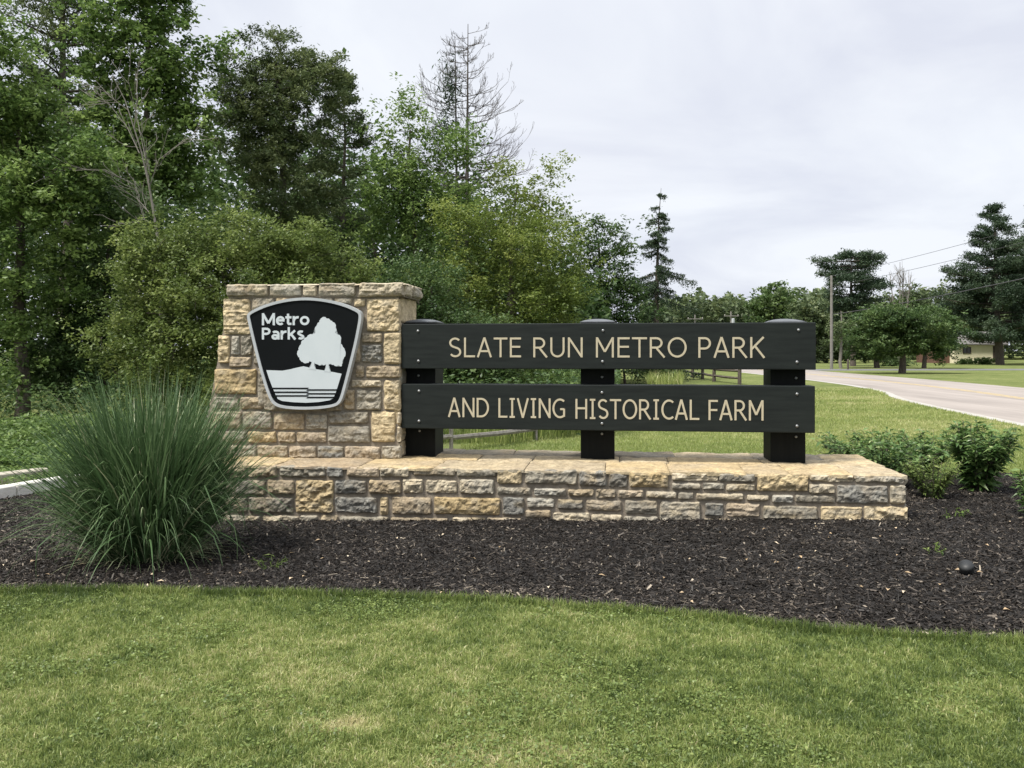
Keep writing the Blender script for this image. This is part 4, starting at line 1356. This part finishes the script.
def pine(name, label, d, base_px, top_py, prof, mat, n_br, seed, q0=.15, leaf_l=.12, asp=.34, dens=240, rise=.10, tip=.18, trunk_r=.2, tint=(.5, .2), group=None, thick=.05, side=.17, whorl=None):
    """conifer of stepped limbs; prof is a list of (height share, half width in pixels)"""
    r = np.random.default_rng(seed)
    bx = (base_px - 512) / F * d
    o = thing(name, label, 'tree', (bx, d, 0), 0, group)
    HT = EYE + (HZ - top_py) / F * d
    tb, nb = MB(), MB()
    wob = r.normal(0, .012 * HT, 5).cumsum() * .5
    tp = np.c_[np.r_[0, wob], np.r_[0, r.normal(0, .008 * HT, 5)], np.linspace(-.05, HT, 6)]
    tube(tb, tp, [trunk_r, trunk_r * .85, trunk_r * .68, trunk_r * .5, trunk_r * .28, .015], 9)
    qs, ws = zip(*prof)
    CC, TT = [], []
    for k in range(n_br):
        q = q0 + (1 - q0) * r.random() ** .95
        if whorl: q = q0 + (1 - q0) * min(1, (math.floor((q - q0) / (1 - q0) * whorl) + r.normal(.5, .27)) / whorl)
        L = np.interp(q, qs, ws) / F * d * r.choice((1.12, .95, .75, .5), p=(.3, .28, .22, .2)) * r.uniform(.88, 1.05)
        az = r.uniform(0, 2 * PI)
        t = np.linspace(0, 1, 8)
        zc = HT * q + L * (rise * t + tip * t ** 3 - .12 * t ** 2)
        x0, y0 = np.interp(HT * q, tp[:, 2], tp[:, 0]), np.interp(HT * q, tp[:, 2], tp[:, 1])
        bend = r.normal(0, .12) * L * t ** 2
        pts = np.c_[x0 + L * t * math.cos(az) - bend * math.sin(az), y0 + L * t * math.sin(az) + bend * math.cos(az), zc]
        tube(tb, pts, np.linspace(.012 + .018 * L, .008, 8), 4, cap=False)
        m = int(dens * (L + .25))
        n_t = max(4, int(L / (leaf_l * 1.6)))
        tt0 = np.clip(.28 + .74 * r.random(n_t * 3) ** .8, 0, 1)                 # needle tufts along the limb
        off = r.normal(0, side * L + .08, n_t * 3) * (1.15 - tt0 * .55)
        pick = r.integers(0, n_t * 3, m)
        tt = tt0[pick]
        c = np.stack([np.interp(tt, t, pts[:, i]) for i in range(3)], -1)
        c[:, 0] -= off[pick] * math.sin(az); c[:, 1] += off[pick] * math.cos(az)
        c += r.normal(0, 1, (m, 3)) * leaf_l * np.array([.9, .9, .55]) + np.array([0, 0, .25 * leaf_l])
        c[:, 2] += np.abs(r.normal(0, thick * L, m))
        CC.append(c)
        TT.append(np.clip(r.normal(tint[0], tint[1] * .6) + r.normal(0, tint[1] * .6, m), 0, 1))
    C = np.concatenate(CC)
    Vv, ff = leaf_mass(C, r, leaf_l, asp, .15)
    nb.add(Vv, ff, np.concatenate(TT))
    tb.build('trunk', M['bark'], o, smooth=True); nb.build('crown', mat, o)
    return o


# the wood at the left, from the back to the front
T = tree
gw = 'trees of the wood at the left'
T('broadleaf_tree', 'dark broadleaf tree filling the gap between the pale dead tree and the cedar', 33, 170, [(150, 120, 70, 90), (180, 220, 80, 90), (80, 250, 90, 120)], M['leaf_dark'], 90, 13000, .2, .6, .7, trunk_r=.2, seed=101, group=gw)
T('broadleaf_tree', 'dark broadleaf tree deep in the wood behind the stone pier', 34, 380, [(360, 230, 60, 80), (420, 240, 60, 90), (330, 290, 80, 60)], M['leaf_dark'], 90, 13000, .2, .6, .7, trunk_r=.2, seed=102, group=gw)
T('broadleaf_tree', 'dark broadleaf tree deep in the wood above the middle of the sign', 33, 500, [(480, 250, 60, 70), (540, 270, 60, 60), (470, 310, 90, 50)], M['leaf_dark'], 80, 12000, .2, .6, .7, trunk_r=.18, seed=103, group=gw)
pine('pine_tree', 'tall dusky pine at the top left corner of the photo', 27, 62, -120, [(.4, 36), (.6, 66), (.75, 60), (.9, 36), (1, 8)], M['needle_brown'], 95, 104, .42, .13, .34, 230, .12, .2, .2, group=gw)
T('broadleaf_tree', 'tall bright green broadleaf tree reaching above the dead branches at the left', 22, 140, [(135, 10, 55, 55), (175, 75, 40, 40), (125, 100, 40, 40), (190, 130, 28, 40), (150, 170, 60, 45), (205, 60, 14, 22), (100, 60, 25, 40)], M['leaf_mid'], 130, 30000, .125, .6, .34, .75, .16, 10, 105, group=gw, tint=(.5, .32))
T('cedar_tree', 'broad dusky olive cedar with a ragged rounded top behind the pier', 25, 290, [(268, 75, 45, 48), (300, 110, 50, 50), (255, 150, 45, 50), (300, 185, 55, 45), (240, 110, 26, 35), (320, 75, 26, 22)], M['needle_brown'], 240, 70000, .10, .36, .28, .65, .18, 10, 106, group=gw, up=.3, tint=(.6, .24))
pine('pine_tree', 'slim ragged pine with tufted branches right of the broad cedar', 27, 345, 72, [(.4, 30), (.6, 36), (.8, 26), (.92, 16), (1, 5)], M['needle_brown'], 60, 107, .4, .11, .34, 300, .2, .25, .13, group=gw, tint=(.45, .2))
T('broadleaf_tree', 'young light green tree left of the dead conifer with an airy top', 25, 425, [(410, 120, 24, 30), (450, 150, 28, 35), (400, 175, 35, 40), (440, 215, 45, 45), (380, 215, 35, 35)], M['leaf_mid'], 120, 15000, .12, .5, .34, .8, .1, 8, 108, group=gw, tint=(.55, .3))
T('locust_tree', 'yellow green locust with a round crown in front of the wood above the sign', 22, 520, [(535, 250, 48, 38), (560, 285, 34, 40), (500, 230, 36, 36), (470, 215, 34, 24), (520, 305, 60, 34), (455, 290, 40, 45)], M['leaf_lime'], 170, 30000, .085, .45, .30, .75, .1, 4.6, 109, group=gw, tint=(.5, .24))
T('locust_tree', 'thin locust with pale wispy branches rising above the round yellow green crown', 26, 505, [(520, 190, 22, 25), (550, 175, 16, 16), (500, 175, 14, 20), (535, 215, 30, 25)], M['leaf_lime'], 46, 4200, .11, .45, .30, .7, .09, 6.5, 110, group=gw, tint=(.6, .2))
T('broadleaf_tree', 'leafy tree at the left edge with pale green boughs hanging over the weeds', 17, 20, [(10, 170, 60, 70), (60, 200, 50, 50), (30, 280, 60, 60), (90, 165, 26, 30), (-30, 80, 70, 90), (30, 110, 34, 40), (-10, 360, 50, 50)], M['leaf_mid'], 220, 46000, .10, .55, .30, .7, .14, 6, 111, group=gw, tint=(.58, .32))
T('broadleaf_tree', 'shaded broadleaf sapling between the left edge tree and the olive bush', 18, 100, [(100, 290, 45, 60), (70, 350, 50, 50), (130, 220, 40, 40), (120, 350, 40, 50)], M['leaf_dark'], 130, 26000, .095, .55, .30, .7, .08, 4, 112, group=gw, tint=(.6, .22))
T('honeysuckle_bush', 'broad rounded olive green bush right behind the stone pier', 14, 240, [(245, 285, 105, 62), (170, 295, 72, 62), (150, 255, 36, 28), (320, 285, 60, 52), (130, 335, 42, 50), (230, 365, 115, 60), (358, 285, 26, 34), (210, 250, 60, 34), (285, 248, 50, 32)], M['leaf_olive'], 420, 105000, .056, .55, .20, .8, .06, 2.6, 113, cat='bush', tint=(.55, .22))
T('broadleaf_bush', 'dark green bush between the pier and the yellow green locust', 19, 430, [(425, 300, 50, 45), (400, 340, 50, 40), (470, 345, 55, 35)], M['leaf_dark'], 150, 34000, .07, .55, .26, .8, .06, 3, 114, cat='bush', tint=(.55, .2))
T('broadleaf_bush', 'bright green bush seen in the left gap between the sign planks', 20, 500, [(480, 370, 50, 26), (545, 365, 45, 32), (440, 375, 40, 30)], M['leaf_mid'], 130, 30000, .055, .5, .22, .7, .05, 1.4, 115, cat='bush', tint=(.65, .22))
T('pine_tree', 'dark pine beyond the locust at the end of the wood', 41, 600, [(585, 240, 22, 28), (612, 255, 24, 30), (600, 300, 40, 36), (575, 300, 26, 40), (625, 310, 22, 34)], M['leaf_dark'], 110, 16000, .2, .4, .5, .6, .16, 7, 116, group=gw, tint=(.5, .22))
T('broadleaf_bush', 'dark bush in the right gap between the planks below the spruce', 40, 625, [(620, 362, 28, 20), (655, 358, 30, 18), (590, 355, 30, 24)], M['leaf_dark'], 60, 8000, .16, .5, .4, .7, .06, 1.6, 117, cat='bush', tint=(.55, .2))
# undergrowth at the foot of the wood
r = np.random.default_rng(55)


def undergrowth(name, label, n, area, leaf_l, mat, tint, seed, hfun):
    r = np.random.default_rng(seed)
    pxs = r.uniform(area[0], area[1], n); d = r.uniform(area[2], area[3], n)
    x = (pxs - 512) / F * d
    hm = hfun(pxs, d)
    z = hm * r.random(n) ** .7 * (.35 + 1.0 * fbm(np.c_[x, d], 1.4, seed))
    Vv, ff = leaf_mass(np.c_[x, d, z + .02], r, leaf_l, .55, .6)
    mb = MB(); mb.add(Vv, ff, np.clip(r.normal(*tint, n) + .5 * (fbm(np.c_[x, d], 2.2, seed + 3) - .5), 0, 1))
    return tag(mb.build(name, mat), label, 'undergrowth', kind='stuff')


undergrowth('undergrowth', 'low green weeds beyond the kerb at the left edge', 32000, (-120, 190, 11.35, 15.5), .075, M['leaf_mid'], (.48, .2), 61, lambda p, d: .15 + .28 * np.clip((d - 11.5) / 2.5, 0, 1.6))
undergrowth('undergrowth', 'weeds in the strip between the two kerbs', 3500, (-60, 70, 10.0, 11.2), .035, M['leaf_mid'], (.55, .18), 62, lambda p, d: .09)
undergrowth('undergrowth', 'shaded ground plants under the wood', 95000, (-500, 620, 15.5, 34), .10, M['leaf_dark'], (.5, .2), 63, lambda p, d: 1.3 + p * 0)
undergrowth('woods', 'dark mass of wood behind the left trees', 85000, (-620, 610, 36, 46), .38, M['leaf_dark'], (.45, .2), 64, lambda p, d: np.interp(p, [-620, -150, 60, 180, 230, 350, 400, 480, 540, 610], [11, 13, 12, 10.5, 13, 12.5, 10, 9.5, 7, 4]))

# long rough grass beside the rail fence
mb = MB()
n = 30000
d = r.uniform(14.5, 30, n); px = r.uniform(395, 700, n)
x = (px - 512) / F * d
ok = x < -0.75 + (d - 13.7) * 0.93
x, d = x[ok], d[ok]
V, q, t3, _ = blades(x, d, r.uniform(.15, .42, len(x)), .016, r, lean=.35)
add_blades(mb, V, q, t3, np.clip(r.normal(.42, .15, len(x)), 0, .9))
tag(mb.build('rough_grass', M['grass']), 'long uncut grass behind the low rail fence', 'grass', kind='stuff')
mb = MB()
n = 5000
d = r.uniform(36, 64, n); x = r.uniform(.165, .205, n) * d - .2
V, q, t3, _ = blades(x, d, r.uniform(.25, .75, n), .035, r, lean=.3)
add_blades(mb, V, q, t3, np.clip(r.normal(.6, .15, n), 0, .93))
tag(mb.build('rough_grass', M['grass']), 'tall pale meadow grass left of the split rail fence', 'grass', kind='stuff')

# bare dead branches
def grow(mb, r, p, dirv, L, rad, depth, bend, kids, spread, sides=5):
    n = 6
    pts = [np.array(p, float)]
    dv = np.array(dirv, float); dv /= np.linalg.norm(dv)
    for i in range(n):
        dv = dv + np.array(bend) / n + r.normal(0, .12, 3)
        dv /= np.linalg.norm(dv)
        pts.append(pts[-1] + dv * L / n)
    rs = np.linspace(rad, max(rad * .3, .0045), n + 1)
    tube(mb, pts, rs, sides, cap=False)
    if depth <= 0: return
    for k in range(kids):
        j = r.integers(1, n + 1)
        side = r.normal(0, 1, 3); side -= dv * (side @ dv); side /= np.linalg.norm(side)
        dd = (pts[j] - pts[j - 1]); dd /= np.linalg.norm(dd)
        grow(mb, r, pts[j], dd + side * spread, L * r.uniform(.3, .55) * (1.15 - .5 * j / n), rs[j] * .6, depth - 1, bend, max(2, kids - 1), spread, 4)


r = np.random.default_rng(201)
o = thing('dead_tree', 'bare pale leaning dead tree with thin branches at the left in the wood', 'tree', ((160 - 512) / F * 16.5, 16.5, 0))
mb = MB()
P = lambda px, py: np.array([(px - 160) / F * 16.5, 0, EYE + (HZ - py) / F * 16.5])
tube(mb, [(0, 0, 0), P(161, 260), P(154, 215), P(149, 185), P(141, 150), P(125, 100), P(112, 75)], [.034, .029, .023, .018, .013, .008, .004], 6)
for a in ([(152, 205), (135, 185), (110, 172), (75, 170), (45, 172)], [(150, 190), (148, 160), (136, 120), (128, 80)], [(149, 185), (160, 160), (175, 145), (190, 138)], [(154, 215), (140, 200), (136, 185)], [(143, 155), (128, 128), (108, 102), (80, 98)], [(156, 225), (140, 218), (125, 224)], [(136, 130), (140, 100), (134, 70)], [(128, 110), (112, 98), (95, 80)]):
    pts = [P(*q) + (0, r.normal(0, .1), 0) for q in a]
    tube(mb, pts, np.linspace(.009, .003, len(pts)), 5, cap=False)
    for q in range(len(pts) - 1):
        for _ in range(3):
            grow(mb, r, pts[q] + (pts[q + 1] - pts[q]) * r.random(), (pts[q + 1] - pts[q]) + r.normal(0, .25, 3), .6, .004, 1, (0, 0, .3), 2, .6, 4)
mb.build('trunk', M['pale_bark'], o)

o = thing('dead_conifer', 'tall bare dead conifer standing out against the sky above the wood', 'tree', ((466 - 512) / F * 33, 33, 0))
mb = MB()
P = lambda px, py: np.array([(px - 466) / F * 33, 0, EYE + (HZ - py) / F * 33])
for px0, px1, ytop, rr0, dy in ((466, 468, 24, .15, 0), (458, 454, 34, .11, .6)):
    tp = np.array([P(px0 + (px1 - px0) * q, 350 + 40 * (1 - q) - (350 - ytop + 40 * 0) * q) * (1, 1, 1) + (0, dy, 0) for q in np.linspace(0, 1, 12)])
    tp[0, 2] = 0
    tube(mb, tp, np.linspace(rr0, .012, 12), 7)
    for k in range(60 if dy == 0 else 34):
        q = r.uniform(.52, .99)
        p = np.array([np.interp(q, np.linspace(0, 1, 12), tp[:, i]) for i in range(3)])
        az = r.uniform(0, 2 * PI)
        L = (1.05 - q) * 6.2 * r.uniform(.5, 1.05) + .35
        grow(mb, r, p, (math.cos(az), math.sin(az) * .7, -.15 + .35 * (q - .5)), min(L, 2.4), .04 * (1.25 - q), 2, (0, 0, .8), 5, .55, 4)
mb.build('trunk', M['dark_twig'], o)
C = np.concatenate([P(450, 90) + r.normal(0, 1, (500, 3)) * (.22, .2, .55), P(447, 128) + r.normal(0, 1, (300, 3)) * (.3, .3, .3)])
Vv, ff = leaf_mass(C, r, .22, .2, .1)
mb = MB(); mb.add(Vv, ff, r.uniform(.2, .8, len(C))); mb.build('crown', M['needle_dark'], o)

# the drooping spruce
DS = 45
o = thing('spruce_tree', 'lone ragged drooping spruce right of the wood behind the sign', 'tree', ((657 - 512) / F * DS, DS, 0))
tb, nb = MB(), MB()
HT = EYE + (HZ - 188) / F * DS
tube(tb, [(0, 0, -.1), (-.05, 0, HT * .3), (.02, 0, HT * .6), (.1, 0, HT * .85), (.22, 0, HT)], [.2, .15, .08, .03, .008], 8)
CC, TT = [], []
for k in range(84):
    q = r.uniform(.08, .995)
    az = r.uniform(0, 2 * PI)
    L = (0.22 + 2.3 * (1 - q) ** .9) * r.uniform(.45, 1.1)
    if k == 0: q, az, L = .56, .1, 2.1
    if k == 1: q, az, L = .42, .15, 2.3
    if k == 2: q, az, L = .58, .2, 1.5
    if k == 3: q, az, L = .55, 3.0, 1.5
    t = np.linspace(0, 1, 8)
    drop = -.10 * L * t - .28 * L * t ** 2 + .16 * L * t ** 4
    x0 = np.interp(q, [0, .3, .6, .85, 1], [0, -.05, .02, .1, .22])
    pts = np.c_[x0 + L * t * math.cos(az), L * t * math.sin(az), HT * q + drop]
    tube(tb, pts, np.linspace(.028, .008, 8), 4, cap=False)
    m = int(50 + 240 * L)
    tt = r.random(m) ** .75
    c = np.stack([np.interp(tt, t, pts[:, i]) for i in range(3)], -1)
    hang = np.abs(r.normal(0, .05 + .16 * L ** .5 * (1 - q * .6), m)) * (r.random(m) < .75)
    st = np.floor(tt * 9) / 9
    hang *= .25 + 1.3 * vn(np.c_[st * 40 + k * 7.7, st * 0], 1.7, 5)
    c = c + np.c_[r.normal(0, .07, m), r.normal(0, .1, m), -hang + r.normal(0, .03, m)]
    CC.append(c)
# dense heart of the lower crown
m = 3000
q = r.random(m) ** 1.1 * .46
a = r.uniform(0, 2 * PI, m); rd = (1.25 * (1 - q) + .15) * np.sqrt(r.random(m)) * (.5 + .8 * vn(np.c_[q * 14, np.cos(a) * 2, np.sin(a) * 2], 1.3, 9))
CC.append(np.c_[rd * np.cos(a), rd * np.sin(a), HT * q + .2])
C = np.concatenate(CC)
Vv, ff = leaf_mass(C, r, .13, .30, .0)
nb.add(Vv, ff, np.clip(r.normal(.5, .22, len(C)), 0, 1))
tb.build('trunk', M['bark'], o); nb.build('crown', M['needle_dark'], o)

# ------------------------------------------------------------------ beyond the road
gf = 'trees beyond the road'
T('maple_tree', 'round clipped maple with a thick trunk standing nearest the road', 58, 902, [(892, 335, 34, 24), (925, 335, 30, 24), (870, 335, 22, 24), (900, 318, 40, 14), (943, 345, 14, 12)], M['leaf_dark'], 170, 30000, .17, .6, .42, .6, .25, 3.2, 121, group=gf, tint=(.56, .24))
T('maple_tree', 'round maple left of the thick trunked maple nearer the utility pole', 76, 877, [(868, 335, 24, 26), (885, 332, 20, 24), (858, 342, 14, 20)], M['leaf_dark'], 110, 16000, .2, .6, .5, .6, .25, 3.2, 122, group=gf, tint=(.4, .2))
T('maple_tree', 'maple with a slim trunk in front of the cream house', 74, 924, [(930, 332, 24, 26), (948, 335, 14, 20), (915, 330, 20, 24)], M['leaf_dark'], 110, 16000, .2, .6, .5, .6, .2, 3.2, 123, group=gf, tint=(.5, .2))
pine('pine_tree', 'layered flat topped pine right behind the wooden utility pole', 84, 853, 251, [(.3, 12), (.45, 22), (.6, 30), (.7, 42), (.8, 26), (.92, 32), (1, 14)], M['needle_dark'], 64, 124, .36, .26, .36, 150, .02, .12, .3, group=gf, whorl=7, side=.13)
pine('pine_tree', 'huge dark pine with stepped branches at the right edge of the photo', 92, 1000, 205, [(.12, 50), (.3, 52), (.5, 44), (.65, 36), (.8, 26), (.9, 15), (1, 3)], M['needle_dark'], 140, 125, .12, .25, .36, 165, .06, .22, .45, group=gf, whorl=15, side=.13)
pine('pine_tree', 'dark pine half cut off by the right edge behind the huge pine', 98, 1046, 190, [(.13, 44), (.3, 54), (.5, 50), (.7, 40), (.9, 18), (1, 4)], M['needle_dark'], 135, 126, .10, .26, .36, 155, .06, .2, .45, group=gf, whorl=14, side=.13)
T('broadleaf_tree', 'rounded green tree behind the house left of the huge pine', 118, 955, [(955, 295, 24, 18), (975, 310, 22, 22), (938, 308, 20, 20), (955, 325, 40, 18)], M['leaf_far'], 90, 9000, .5, .6, .9, .7, .3, 6, 127, group=gf)
T('broadleaf_tree', 'dark tall round tree rising from the distant tree line', 130, 773, [(772, 300, 17, 16), (760, 315, 14, 18), (788, 318, 18, 18), (775, 330, 30, 16)], M['leaf_dark'], 80, 9000, .5, .6, .9, .7, .3, 7, 128, group=gf, tint=(.65, .2))
T('broadleaf_tree', 'pale green tree just left of the utility pole', 105, 815, [(812, 315, 22, 22), (835, 320, 20, 24), (800, 330, 24, 18), (820, 345, 36, 14)], M['leaf_far'], 90, 9000, .42, .6, .8, .7, .3, 5, 129, group=gf, tint=(.45, .2))
T('broadleaf_tree', 'leafy tree filling the gap behind the round maples', 112, 885, [(890, 310, 24, 18), (915, 305, 20, 18), (870, 320, 24, 20), (905, 335, 40, 18)], M['leaf_far'], 100, 9000, .45, .6, .8, .7, .3, 5, 130, group=gf, tint=(.4, .2))
T('bare_trunk_tree', 'thin dying tree with bare pale trunks beside the utility pole', 74, 841, [(838, 330, 10, 14), (848, 322, 8, 10)], M['leaf_far'], 26, 900, .26, .5, .4, .7, .14, 5, 131, bark='pale_bark', group=gf)
o = thing('dead_tree', 'bare grey dead treetop rising behind the round maples', 'tree', ((900 - 512) / F * 108, 108, 0), 0, gf)
mb = MB()
for dx, yt in ((0, 262), (-1.3, 272), (1.4, 275), (.5, 268)):
    zt = EYE + (HZ - yt) / F * 108
    tube(mb, [(dx * .2, 0, 0), (dx * .5, 0, zt * .5), (dx, 0, zt)], [.16, .1, .03], 5)
    for _ in range(9):
        grow(mb, r, (dx * .8, 0, zt * r.uniform(.55, .9)), (r.normal(0, .6), r.normal(0, .6), 1), 2.2, .04, 1, (0, 0, .5), 3, .5, 4)
mb.build('trunk', M['pale_bark'], o)


def far_mass(name, label, n, x0, x1, d0, d1, hfun, L, mat, tint, seed):
    r = np.random.default_rng(seed)
    d = r.uniform(d0, d1, n); px = r.uniform(x0, x1, n)
    x = (px - 512) / F * d
    bump = fbm(np.c_[px / 14, d / 14], 1, seed, 3)
    H = hfun(px) * (.62 + .75 * bump)
    z = H * np.clip(r.random(n) ** .6, .03, 1)
    Vv, ff = leaf_mass(np.c_[x, d, z], r, L, .6, .5)
    cl = fbm(np.c_[x, d, z], .25, seed + 2)
    mb = MB(); mb.add(Vv, ff, np.clip(r.normal(*tint, n) + .7 * (cl - .5), 0, 1))
    return tag(mb.build(name, mat), label, 'woods', kind='stuff')


far_mass('woods', 'distant tree line between the spruce and the utility pole', 30000, 640, 850, 150, 200, lambda p: np.interp(p, [640, 690, 740, 800, 850], [10, 10.5, 12, 11, 10]), 1.0, M['leaf_far'], (.45, .2), 71)
far_mass('woods', 'distant trees behind the house and maples', 30000, 820, 1120, 135, 180, lambda p: np.interp(p, [820, 900, 1000, 1120], [9, 9.5, 10, 10]), .9, M['leaf_far'], (.4, .2), 72)

# low bushes near the house
T('round_bush', 'low dark bush under the maple left of the house', 84, 888, [(890, 362, 12, 7), (903, 364, 8, 5)], M['leaf_dark'], 24, 2500, .2, .5, .4, .7, .05, .5, 141, cat='bush', group='bushes by the house', tint=(.6, .2))
T('round_bush', 'clipped low hedge bush along the front of the cream house', 96, 975, [(966, 361.5, 10, 1.5), (985, 361.5, 9, 1.5)], M['leaf_mid'], 24, 2500, .2, .5, .3, .6, .05, .4, 142, cat='bush', group='bushes by the house')

# the cream house
DH = 103
hx0 = (954 - 512) / F * DH
house = thing('house', 'single storey cream house half hidden behind the huge pine', 'house', (hx0, DH, 0))
M['cream'] = surf('cream_siding', [(.3, (.62, .57, .40)), (.7, (.70, .65, .47))], 3, rough=.8)
M['shed_brown'] = surf('brown_siding', [(.3, (.10, .055, .04)), (.7, (.15, .085, .06))], 3, rough=.8)
M['roof'] = surf('grey_shingle', [(.3, (.10, .095, .09)), (.7, (.17, .16, .15))], 6, rough=.9)
M['dark_glass'] = surf('window_glass', [(.3, (.02, .022, .025)), (.7, (.035, .038, .04))], 3, rough=.15, spec=.5)
M['dark_trim'] = surf('dark_trim', [(.3, (.045, .03, .025)), (.7, (.06, .045, .035))], 3, rough=.7)
mb = MB(); box(mb, 0, 6, 0, 7, 0, 2.35)
mb.add([(0, 0, 2.35), (0, 7, 2.35), (0, 3.5, 3.7), (6, 0, 2.35), (6, 7, 2.35), (6, 3.5, 3.7)], [(0, 2, 1), (3, 4, 5)])
mb.build('wall', M['cream'], house)
mb = MB()
for s_ in (1, -1):
    y0, y1 = (-.4, 3.5) if s_ == 1 else (7.4, 3.5)
    za, zb_ = 2.2, 3.76
    v = [(-.35, y0, za), (6.35, y0, za), (6.35, y1, zb_), (-.35, y1, zb_)]
    v += [(a, b, c + .14) for a, b, c in v]
    mb.add(v, [(0, 3, 2, 1), (4, 5, 6, 7), (0, 1, 5, 4), (1, 2, 6, 5), (2, 3, 7, 6), (3, 0, 4, 7)])
mb.build('roof', M['roof'], house)
for wx in (1.05,):
    mb = MB()
    for a, b, c, d_ in ((0, 1.0, 0, .09), (0, 1.0, .71, .8), (0, .09, .09, .71), (.91, 1.0, .09, .71), (.455, .545, .09, .71)):
        box(mb, wx + a, wx + b, -.05, -.003, 1.15 + c, 1.15 + d_)
    w = mb.build('window', M['dark_trim'], house)
    mb = MB(); box(mb, wx + .09, wx + .91, -.02, -.004, 1.24, 1.86)
    mb.build('pane', M['dark_glass'], w)
mb = MB(); box(mb, 4.7, 5.6, -.04, -.003, .1, 2.1); dr = mb.build('door', M['dark_trim'], house)
mb = MB(); box(mb, -1.7, -.004, 1.0, 6, 0, 2.3); mb.build('annex', M['shed_brown'], house)

# utility poles, crossarms and wires
M['pole_wood'] = surf('grey_pole_wood', [(.25, (.13, .122, .108)), (.75, (.22, .208, .188))], 5, rough=.9)
M['wire'] = surf('dark_wire', [(.3, (.03, .03, .03)), (.7, (.05, .05, .05))], 5, rough=.6)


def pole(label, x, y, h, rad, arm):
    o = thing('utility_pole', label, 'utility pole', (x, y, 0), 0, 'utility poles by the road')
    mb = MB(); tube(mb, [(0, 0, -.2), (0, 0, h * .5), (0, 0, h)], [rad, rad * .85, rad * .68], 10); mb.build('pole', M['pole_wood'], o)
    if arm:
        mb = MB(); box(mb, -arm, arm, -rad - .12, -rad * .9, h - .75, h - .62); a = mb.build('crossarm', M['pole_wood'], o)
        for q in (-arm * .9, arm * .9):
            mb = MB(); tube(mb, [(q, -rad - .05, h - .62), (q, -rad - .05, h - .5), (q, -rad - .05, h - .44)], [.035, .05, .02], 6); mb.build('insulator', M['concrete'], a)
    return o


pole('grey wooden utility pole standing alone across the road', 27.0, 72, 7.9, .135, 0)
pole('far utility pole poking above the upper plank nearest the spruce', (695 - 512) / F * 140, 140, 7.4, .17, 1.3)
pole('far utility pole with a transformer can above the upper plank', (731 - 512) / F * 128, 128, 7.4, .17, 1.1)
pole('tall utility pole beside the near road outside the frame', 28.3, 30, 9.2, .2, 0)
tr_ = [o for o in COL.objects if o.name.startswith('utility_pole') and 'transformer' in o.get('label', '')][0]
mb = MB(); tube(mb, [(.25, -.3, 5.5), (.25, -.3, 5.55), (.25, -.3, 6.3), (.25, -.3, 6.35)], [.1, .24, .24, .1], 12); mb.build('transformer', M['sign_rim'], tr_)


def wire(label, a, b, sag, rad):
    t = np.linspace(0, 1, 40)
    a, b = np.array(a), np.array(b)
    P = a + (b - a) * t[:, None] - np.c_[t * 0, t * 0, 4 * sag * t * (1 - t)]
    mb = MB(); tube(mb, P, rad, 5)
    tag(mb.build('power_line', M['wire']), label, 'wire', 'overhead wires along the road')


wire('uppermost thin overhead wire running from the lone utility pole to the right edge', (27, 71.85, 7.85), (28.3, 29.85, 9.1), .35, .013)
wire('second thin overhead wire just below the uppermost one', (27, 71.8, 7.0), (28.3, 29.8, 8.3), .35, .013)
wire('thick sagging lowest overhead cable in front of the huge pine', (27, 71.8, 4.6), (28.3, 29.8, 6.6), .35, .032)
sp2 = thing('short_post', 'short wooden post standing in the grass right of the utility pole', 'post', ((848 - 512) / F * 70, 70, 0))
mb = MB(); tube(mb, [(0, 0, -.1), (0, 0, .8), (0, 0, .86)], [.09, .085, .02], 8); mb.build('shaft', M['bark'], sp2)
